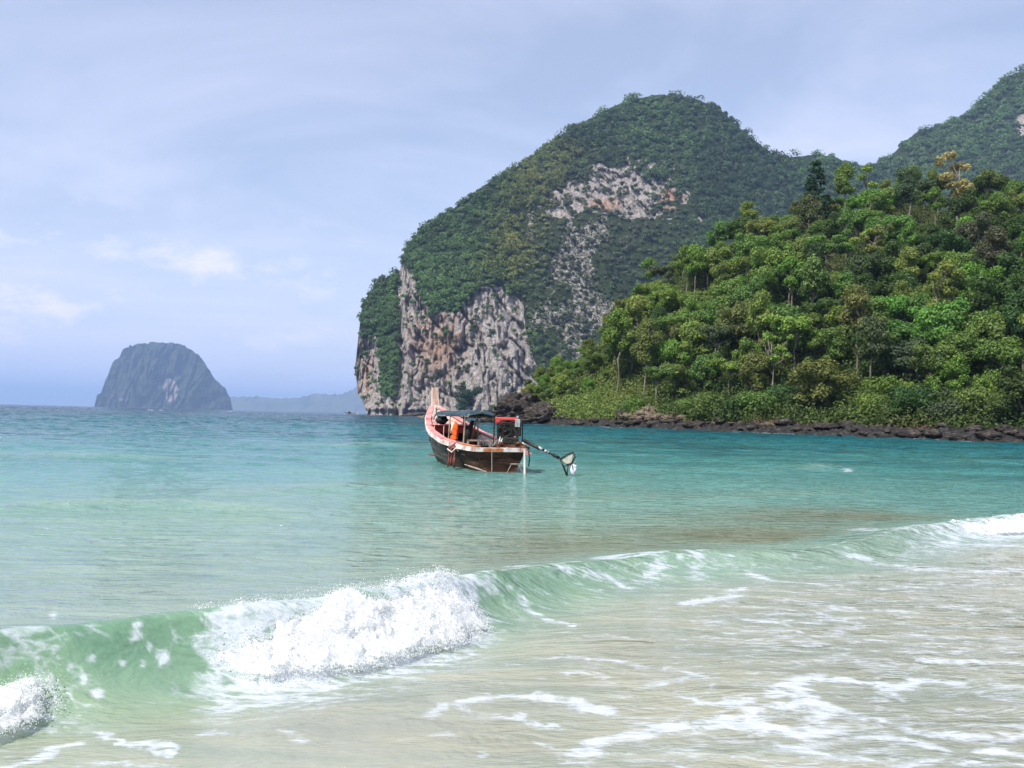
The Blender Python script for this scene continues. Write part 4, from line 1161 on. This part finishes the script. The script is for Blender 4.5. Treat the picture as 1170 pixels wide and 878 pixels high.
M_PINK = weathered('rim_pink', (.30, .09, .07), (.62, .27, .25), 2.5, .6, .30, .55)
M_STAIN = weathered('rusty_rim', (.20, .05, .02), (.62, .25, .10), 3.5, .7, .3, .62)
def strip(sa, sb, o0, o1, z0, z1, side, n=36):
    """closed bar following the sheer between two offsets and heights"""
    V, f = [], []
    for s in np.linspace(sa, sb, n):
        b, h = st(BEAM, s), st(SHEER, s)
        for o_, z_ in ((o0, z0), (o1, z0), (o1, z1), (o0, z1)):
            V.append((s, side * max(b + o_, .012), h + z_))
    for i in range(n - 1):
        for k in range(4): f.append([i*4 + k, i*4 + (k+1) % 4, (i+1)*4 + (k+1) % 4, (i+1)*4 + k])
    f += [[0, 1, 2, 3], [(n-1)*4 + k for k in (3, 2, 1, 0)]]
    return np.array(V), f
for side in (1, -1):
    V, f = strip(0.0, 7.62, .0, .07, -.12, .02, side); mk('rub_rail', V, f, M_WHITE, boat)
    V, f = strip(1.2, 7.55, -.16, .045, .022, .06, side); mk('gunwale_cap', V, f, M_PINK, boat)
    V, f = strip(0.0, 1.19, -.14, .05, .022, .055, side); mk('gunwale_cap', V, f, M_STAIN, boat)
b = MB(); b.box((-.035, 0, .70), (.07, 1.66, .13)); b.build('transom_rail', M_WHITE, boat, bevel=.01)
b = MB(); b.box((-.074, .28, .70), (.012, .62, .10)); b.build('transom_stain', M_STAIN, boat)
b = MB(); b.box((.35, 0, .66), (.7, 1.5, .05)); b.box((1.2, 0, .50), (.5, 1.7, .05)); b.build('stern_deck', M_INNER, boat)
b = MB(); b.box((3.4, 0, .25), (5.5, 1.25, .04)); b.build('floor_boards', M_INNER, boat)
for s, h in ((2.2, .60), (3.4, .66), (4.7, .78)):
    b = MB(); b.box((s, 0, h), (.26, 2 * st(BEAM, s) - .14, .05)); b.build('thwart', M_INNER, boat, bevel=.01)
b = MB(); V = []
for s in np.linspace(5.6, 7.5, 14): V.append((s, st(BEAM, s) - .03, st(SHEER, s) - .03)); V.append((s, -st(BEAM, s) + .03, st(SHEER, s) - .03))
mk('foredeck', np.array(V), [[i*2, i*2+1, i*2+3, i*2+2] for i in range(13)], weathered('faded_pink_deck', (.36, .20, .17), (.72, .52, .46), 2.5), boat)
# prow
M_PROW = weathered('faded_prow', (.34, .22, .17), (.66, .48, .40), 3, .75, stretch=(3, 3, .4))
b = MB(); q = [(7.25, 1.62), (7.42, 1.95), (7.52, 2.35), (7.57, 2.77)]
vs, fs = [], []
for i, (x, z) in enumerate(q):
    hw = .16 - .01 * i
    for yy, xx in ((-hw, x), (hw, x), (hw, x + .22 - .03 * i), (-hw, x + .22 - .03 * i)): vs.append((xx, yy, z))
for i in range(3):
    for k in range(4): fs.append([i*4 + k, i*4 + (k+1) % 4, (i+1)*4 + (k+1) % 4, (i+1)*4 + k])
fs += [[3, 2, 1, 0], [12, 13, 14, 15]]
b.add(vs, fs); b.build('prow_post', M_PROW, boat, bevel=.012)
b = MB(); b.box((7.50, 0, 2.00), (.34, .40, .13)); b.box((7.47, 0, 1.80), (.30, .38, .05)); b.build('prow_band', M_WHITE, boat, bevel=.015)
b = MB(); b.tube([(7.4, 0.02, 2.06), (6.9, .2, 1.86), (6.3, .45, 1.62)], .03, 6); b.build('bow_rope', M_WHITE, boat)
# awning
def awning():
    ns, nk = 40, 13; V = []
    for i, s in enumerate(np.linspace(1.9, 5.7, ns)):
        for j, p in enumerate(np.linspace(-1, 1, nk)):
            z = 1.88 - .09 * abs(p) ** 1.6 + .025 * float(vn(s * 2.2, p * 2, 0, 5)) - .045 * math.sin((s - 1.9) / 3.8 * math.pi * 3) ** 2 * (1 - abs(p) * .5)
            if i < 2: z -= .06 * (2 - i)
            if abs(p) == 1: z -= .12 + .03 * float(vn(s * 5, p, 0, 8))
            V.append((s + .03 * p, p * .52, z))
    o = mk('awning', np.array(V), grid_faces(ns, nk), weathered('blue_green_tarp', (.006, .020, .028), (.020, .058, .070), 3, .5, spec=.5), boat, True)
    so = o.modifiers.new('thick', 'SOLIDIFY'); so.thickness = .012
awning()
M_POLE = weathered('pole_wood', (.14, .10, .07), (.42, .33, .26), 5, .8)
for s in (2.1, 3.8, 5.4):
    for p in (-.50, .50):
        b = MB(); b.tube([(s, p * 1.1, .55), (s, p, 1.72)], .025, 7); b.build('awning_pole', M_POLE, boat)
b = MB(); b.tube([(1.8, 0, 1.86), (5.8, 0, 1.88)], .022, 6); b.build('ridge_pole', M_POLE, boat)
for p in (-.5, .5):
    b = MB(); b.tube([(1.8, p, 1.68), (5.8, p, 1.70)], .018, 6); b.build('side_pole', M_POLE, boat)
# rolled bundle at the fore end of the awning
b = MB(); b.ell((5.35, .35, 1.52), (.3, .22, .16), 14, 9, .5, 3); b.build('tarp_fold', weathered('dark_tarp', (.006, .012, .016), (.02, .04, .05), 4), boat, True)
# red seat back in the bow, with its shaded locker
M_RED = weathered('red_paint', (.36, .03, .03), (.66, .08, .07), 3, .5)
b = MB(); b.box((5.35, .12, 1.20), (.05, 1.30, .26)); b.build('red_backboard', M_RED, boat, bevel=.015)
b = MB(); b.box((5.20, .12, 1.345), (.34, 1.34, .03)); b.build('red_shelf', M_RED, boat, bevel=.01)
for p in (-.45, .0, .35, .7):
    b = MB(); b.tube([(5.05, p, .75), (5.05, p, 1.33)], .016, 6); b.build('shelf_post', M_WHITE, boat)
M_BLACK = weathered('black_locker', (.006, .006, .006), (.02, .018, .016), 4)
b = MB(); b.box((5.5, .12, .90), (.10, 1.25, .30)); b.build('locker', M_BLACK, boat)
# striped valance under the far gunwale
V, f = [], []
n = 12
for i in range(n * 2 + 1):
    s = 1.35 + i * .17 / 2 * 1.45; b_, h_ = st(BEAM, s), st(SHEER, s); dp = .14 if i % 2 == 0 else .36
    V += [(s, -(b_ - .15), h_ - .0), (s, -(b_ - .30), h_ - dp), (s, -(b_ - .295), h_ - dp), (s, -(b_ - .135), h_ - .0)]
for i in range(n * 2):
    for k in range(4): f.append([i*4 + k, i*4 + (k+1) % 4, (i+1)*4 + (k+1) % 4, (i+1)*4 + k])
mk('valance', np.array(V), f, weathered('stained_cloth', (.40, .30, .26), (.74, .68, .62), 6), boat)
# bench frame amidships
b = MB(); b.box((1.75, -.15, .92), (.05, 1.35, .05))
for p in (.50, .15, -.25, -.65): b.box((1.75, p, .78), (.05, .06, .30))
b.build('bench_rail', M_POLE, boat)
b = MB(); b.box((2.1, -.1, .58), (.5, 1.2, .34)); b.build('stern_locker', M_BLACK, boat, bevel=.02)
b = MB(); b.tube([(2.6, .25, .5), (2.65, .22, 1.1), (2.5, .1, 1.55)], [.10, .13, .06], 8); b.build('dark_canvas_roll', M_BLACK, boat, True)
b = MB(); b.tube([(2.9, .0, .9), (2.75, -.05, 1.35), (2.9, -.15, 1.6)], .03, 6); b.build('rusty_bar', M_STAIN, boat)
# engine on its swivel
M_RUST = weathered('rusty_iron', (.035, .016, .010), (.24, .095, .05), 9, .75, .35, .7, .3)
M_IRON = weathered('black_iron', (.008, .008, .008), (.06, .05, .045), 12, .5, .35, .7, .5)
M_STEEL = weathered('grey_steel', (.16, .16, .16), (.55, .54, .52), 8, .4, .3, .6, .6)
eng = empty('engine', (0, 0, 0)); 
ec = wl_(580, 491, 24.85)
er = Matrix.Rotation(-BA, 3, 'Z')      # the engine faces across the boat, along the picture's x axis
def ex(x, y, z): return ec + er @ Vector((x, y, z))
bpy.data.objects.remove(eng)
b = MB(); b.box(ex(0, .12, -.05), (.66, .42, .50), er); b.box(ex(.10, .05, -.34), (.50, .50, .22), er); b.box(ex(.36, .02, .02), (.12, .30, .44), er)
engine = b.build('engine', M_IRON, boat, bevel=.03)
b = MB(); b.box(ex(-.06, .08, .325), (.66, .44, .10), er); b.box(ex(-.30, .02, .24), (.14, .36, .12), er); b.build('engine_cover', M_RED, engine, bevel=.03)
b = MB(); b.box(ex(.30, -.02, .20), (.16, .28, .24), er); b.tube([ex(.30, .1, .3), ex(.30, .1, .42)], .045, 10); b.build('air_filter', M_STEEL, engine, bevel=.02)
b = MB(); b.ring(ex(-.08, -.17, 0), .215, .022, er @ Vector((1, 0, 0)), (0, 0, 1), 30, 8)
for k in range(5):
    a = k * 2 * math.pi / 5 + .3; d = er @ Vector((math.cos(a), 0, math.sin(a))); b.tube([ex(-.08, -.17, 0), ex(-.08, -.17, 0) + d * .21], .014, 5)
b.ring(ex(-.08, -.19, 0), .07, .018, er @ Vector((1, 0, 0)), (0, 0, 1), 16, 6)
b.build('flywheel', M_IRON, engine, True)
b = MB(); b.box(ex(-.08, -.09, 0), (.44, .04, .44), er); b.build('radiator', M_BLACK, engine, bevel=.02)
for x in (-.42, .46):
    b = MB(); b.tube([ex(x, .0, -.52), ex(x, .0, .28)], .02, 6); b.tube([ex(x, .0, .28), ex(x * .7, .05, .36)], .02, 6); b.build('engine_bracket', M_IRON, engine)
b = MB()
for k in range(9):
    a = rd.uniform(-.4, .5); b.tube([ex(a, -.12, rd.uniform(-.4, -.2)), ex(a + rd.uniform(-.15, .15), -.18, rd.uniform(-.5, -.3)), ex(a + rd.uniform(-.2, .25), -.1, rd.uniform(-.62, -.5))], rd.uniform(.012, .03), 6)
b.build('hoses', M_STEEL, engine, True)
b = MB(); b.box(ex(.12, -.02, -.50), (.95, .34, .09), er); b.box(ex(.30, -.15, -.58), (.52, .22, .07), er @ Matrix.Rotation(R(14), 3, 'Y')); b.box(ex(.55, -.05, -.52), (.30, .26, .08), er @ Matrix.Rotation(R(20), 3, 'Y')); b.ell(ex(-.2, -.1, -.45), (.14, .12, .10)); b.ell(ex(.32, -.12, -.42), (.12, .1, .08))
b.build('swivel_mount', M_RUST, boat, bevel=.01)
b = MB(); b.box(ex(.60, -.20, -.66), (.34, .20, .05), er @ Matrix.Rotation(R(24), 3, 'Y')); b.box(ex(.62, -.2, -.74), (.14, .2, .06), er @ Matrix.Rotation(R(8), 3, 'Y')); b.build('pink_plank', M_PINK, boat, bevel=.008)
# tail shaft, guard and propeller
A_ = wl_(598, 503, 24.5); J = wl_(639, 523.5, 24.05); Tm = wl_(615, 512, 24.3)
b = MB(); b.tube([A_, Tm, A_.lerp(J, .55)], [.06, .05, .045], 9); b.tube([A_.lerp(J, .5), J], .030, 8); b.tube([A_.lerp(J, .82), J], .05, 8)
shaft = b.build('tail_shaft', M_IRON, boat, True)
b = MB(); b.tube([A_.lerp(J, .42), A_.lerp(J, .54)], .054, 9); b.tube([A_.lerp(J, .60), A_.lerp(J, .66)], .05, 9); b.tube([A_.lerp(J, .69), A_.lerp(J, .71)], .055, 9); b.build('shaft_sleeve', M_STEEL, shaft, True)
g1, g2, g3, g4 = wl_(640, 525, 24.0), wl_(655, 517, 24.1), wl_(653, 530, 24.0), wl_(648, 544, 23.9)
b = MB(); b.tube([g1, wl_(648, 519.5, 24.05), g2, wl_(657, 522, 24.1), g3, wl_(648, 531, 24)], .028, 7); b.tube([g1, wl_(644, 534, 23.95), g4], .028, 7); b.tube([wl_(649, 532, 23.95), g4], .018, 6); b.tube([g3, wl_(648, 532, 24)], .035, 6)
b.tube([wl_(645, 533.5, 23.95), wl_(648, 531, 23.95)], .015, 5); b.build('propeller_guard', M_IRON, shaft, True)
fin = [wl_(642, 525, 24.02), wl_(649, 521, 24.05), wl_(654.5, 518.5, 24.1), wl_(653, 529, 24.04), wl_(649, 531, 24.0), wl_(645, 528.5, 24.0)]
nv = (fin[1] - fin[0]).cross(fin[3] - fin[0]).normalized() * .01
mk('guard_plate', np.array([tuple(q - nv) for q in fin] + [tuple(q + nv) for q in fin]), [[0,1,2,3,4,5][::-1], [6,7,8,9,10,11]] + [[i, (i+1) % 6, 6 + (i+1) % 6, 6 + i] for i in range(6)],
   weathered('pale_plate', (.30, .29, .22), (.55, .53, .45), 9), shaft)
pc = wl_(655, 531.5, 24.0)
b = MB(); b.tube([pc, pc + (J - A_).normalized() * .1], .035, 8)
ax = (J - A_).normalized(); s1 = ax.cross(Vector((0, 0, 1))).normalized(); s2 = ax.cross(s1)
for k in range(3):
    a = k * 2.094 + .4; d = s1 * math.cos(a) + s2 * math.sin(a); e = s1 * -math.sin(a) + s2 * math.cos(a)
    v = [pc + e * .03, pc + d * .09 + e * .07 + ax * .02, pc + d * .15 + e * .02 + ax * .03, pc + d * .10 - e * .06 - ax * .01, pc - e * .02]
    b.add([q - ax * .004 for q in v] + [q + ax * .006 for q in v], [(4,3,2,1,0), (5,6,7,8,9)] + [(i, (i+1) % 5, 5 + (i+1) % 5, 5 + i) for i in range(5)])
b.build('propeller', M_STEEL, shaft)
# white cloth tied over the propeller (hangs from it)
V = []; c0 = wl_(655.3, 536.5, 24.0)
cm = MB(); cm.ell((0, 0, 0), (.085, .07, .17), 20, 16, .55, 9)
pw = W(655.3, 536.8, 24.0); o = cm.build('cloth_bag', weathered('white_cloth', (.55, .52, .58), (.82, .80, .84), 14, .8), None, True); o.location = tuple(pw)
tag(o, 'white cloth bag tied at the propeller end of the long tail shaft', 'bag')
# boarding ladder on the transom
M_LAD = weathered('ladder_paint', (.50, .42, .36), (.80, .76, .70), 6, .6)
b = MB(); a0, a1 = wl_(599.5, 514, 24.2), wl_(599.5, 544, 24.2); b.tube([a0, a1], .035, 8); b.build('ladder', M_LAD, boat)
M_DULL = weathered('dull_bar', (.16, .12, .10), (.40, .33, .28), 6, .7)
b = MB(); b.tube([wl_(583, 530.5, 24.2), wl_(599, 530.5, 24.2)], .016, 6); b.tube([wl_(584, 531, 24.2), wl_(579, 541, 24.2)], .014, 6); b.tube([wl_(592, 531, 24.2), wl_(597, 540, 24.2)], .014, 6); b.build('ladder_brace', M_DULL, boat)
b = MB(); b.tube([wl_(562, 515, 23.95), wl_(562, 540, 23.95)], .012, 6); b.build('transom_rope', M_DULL, boat)
b = MB(); b.tube([wl_(531, 531, 24.4), wl_(543, 535, 24.1), wl_(556, 539.5, 23.98)], [.015, .03, .015], 7); b.build('bilge_strake', M_DULL, boat)
b = MB(); b.tube([wl_(604, 515, 24.4), wl_(605, 525, 24.4), wl_(604, 533, 24.4)], .02, 6); b.build('stern_chain', M_IRON, boat)
# life jacket hung at the near side
jk = empty('life_jacket', tuple(BM @ Vector((2.75, .62, 1.15))), BA)
b = MB(); b.ell((0, .0, .0), (.13, .10, .34), 16, 12, .35, 4); b.ell((.02, .04, -.22), (.15, .12, .16), 14, 9, .3, 8); b.build('jacket', weathered('orange_cloth', (.40, .06, .015), (.78, .13, .02), 9, .8), jk, True)
b = MB(); b.tube([(0, .05, .30), (.10, .10, .12), (.12, .11, -.05)], .035, 6); b.ell((.12, .06, .22), (.05, .06, .12)); b.build('strap', weathered('jacket_strap', (.55, .48, .22), (.80, .74, .50), 6), jk, True)
tag(jk, 'orange life jacket hanging inside the near rim of the longtail boat', 'life jacket')
# red ropes hanging over the near side
M_ROPE = weathered('red_rope', (.10, .025, .02), (.30, .09, .07), 8, .9)
for i, (px, l) in enumerate(((512.5, 534), (515.5, 532), (519, 535), (522.5, 534))):
    b = MB(); pts = [wl_(px + 2 * (k == 0), y, 25.3 - .0 * k) for k, y in enumerate((508, 513, 520, 527, l))]
    pts = [q + Vector((0, .03 * math.sin(k * 2 + i), 0)) for k, q in enumerate(pts)]
    pts[0] = Vector((pts[1].x, st(BEAM, pts[1].x) - .02, st(SHEER, pts[1].x) + .09))
    yb_ = st(BEAM, pts[1].x) + .10
    for k in range(1, 5): pts[k].y = max(pts[k].y, yb_)
    b.tube(pts, .026, 6); b.build('hanging_rope', M_ROPE, boat, True)
b = MB(); b.tube([wl_(x, y, 25.25) for x, y in ((511, 513), (516, 517), (521, 512), (524, 516))], .022, 6); b.build('rope_knot', M_WHITE, boat, True)

# ------------------------------------------------------------------ far boats
def far_boat(px, D, L, label, roof=True, rz=0.0):
    x = float(xat(px, D, 0)); t = empty('boat', (x, D, 0), rz)
    V = []; n = 15
    for i, s in enumerate(np.linspace(-.5, .5, n)):
        b_ = .12 * (1 - (2 * abs(s + .08)) ** 3 * .9) if abs(s) < .5 else .01; h = .07 + .16 * max(s, 0) ** 2 * 2 + .04 * s * s
        for q in (-1, -.6, 0, .6, 1): V.append((s * L, q * max(b_, .008) * L * (1 if abs(q) == 1 else .8), (h if abs(q) == 1 else (-.03 if q else -.05)) * L))
    f = [list(k) for k in grid_faces(n, 5)]; f += [[i*5, (i+1)*5, (i+1)*5 + 4, i*5 + 4][::-1] for i in range(n - 1)]
    mk('hull', np.array(V), f, M_HW, t)
    if roof:
        b = MB(); b.add([(-.28*L, -.1*L, .24*L), (-.28*L, .1*L, .24*L), (.38*L, .08*L, .13*L), (.38*L, -.08*L, .13*L), (-.28*L, -.1*L, .255*L), (-.28*L, .1*L, .255*L), (.38*L, .08*L, .145*L), (.38*L, -.08*L, .145*L)], [(3,2,1,0), (4,5,6,7), (0,1,5,4), (1,2,6,5), (2,3,7,6), (3,0,4,7)]); b.build('roof', M_DULL, t)
        b = MB(); b.box((-.12*L, 0, .15*L), (.2*L, .14*L, .14*L)); b.box((-.40*L, 0, .12*L), (.07*L, .1*L, .11*L)); b.build('cabin', M_IRON, t)
    return tag(t, label, 'boat')
M_HW = weathered('far_hull', (.40, .36, .32), (.72, .68, .64), .8, .6)
far_boat(401, 900, 15, 'small boat with a sloping roof on the horizon left of the cliff')
def kayak(px, D, label, yaw):
    x = float(xat(px, D, 0)); t = empty('kayak', (x, D, 0), yaw)
    b = MB(); b.ell((0, 0, .12), (2.2, .42, .26), 20, 10); b.build('hull', M_KAY, t, True)
    for q in (-.8, .7):
        b = MB(); b.ell((q, 0, .62), (.22, .26, .36), 12, 10); b.ell((q, 0, 1.08), (.12, .12, .15), 10, 8); b.tube([(q, .2, .85), (q + .25, .35, .6), (q + .35, .1, .62)], .06, 6); b.build('paddler', M_KP, t, True)
    return tag(t, label, 'kayak')
M_KAY = weathered('kayak_white', (.7, .7, .7), (.85, .85, .85), 2, .4); M_KP = weathered('paddler_clothes', (.25, .16, .12), (.7, .62, .55), 3, .8)
kayak(172, 520, 'tiny kayak on the sea below the island, left one of the pair', .3)
kayak(184, 560, 'tiny kayak on the sea below the island, right one of the pair', 1.0)
kayak(263, 640, 'tiny white kayak alone on the sea below the right foot of the island', .2)

# ------------------------------------------------------------------ HAZE
hb = MB(); hb.box((0, 0, 345), (68000, 68000, 700))
haze_m = MT('sea_haze'); haze_m.n.remove(haze_m.p)
pv = haze_m.node('ShaderNodeVolumePrincipled')
pv.inputs['Color'].default_value = (.42, .62, 1.0, 1)
pv.inputs['Density'].default_value = 0.00008
pv.inputs['Anisotropy'].default_value = 0.0
haze_m.link(pv.outputs[0], haze_m.out.inputs['Volume'])
hz = hb.build('haze', haze_m.m); tag(hz, kind='stuff')
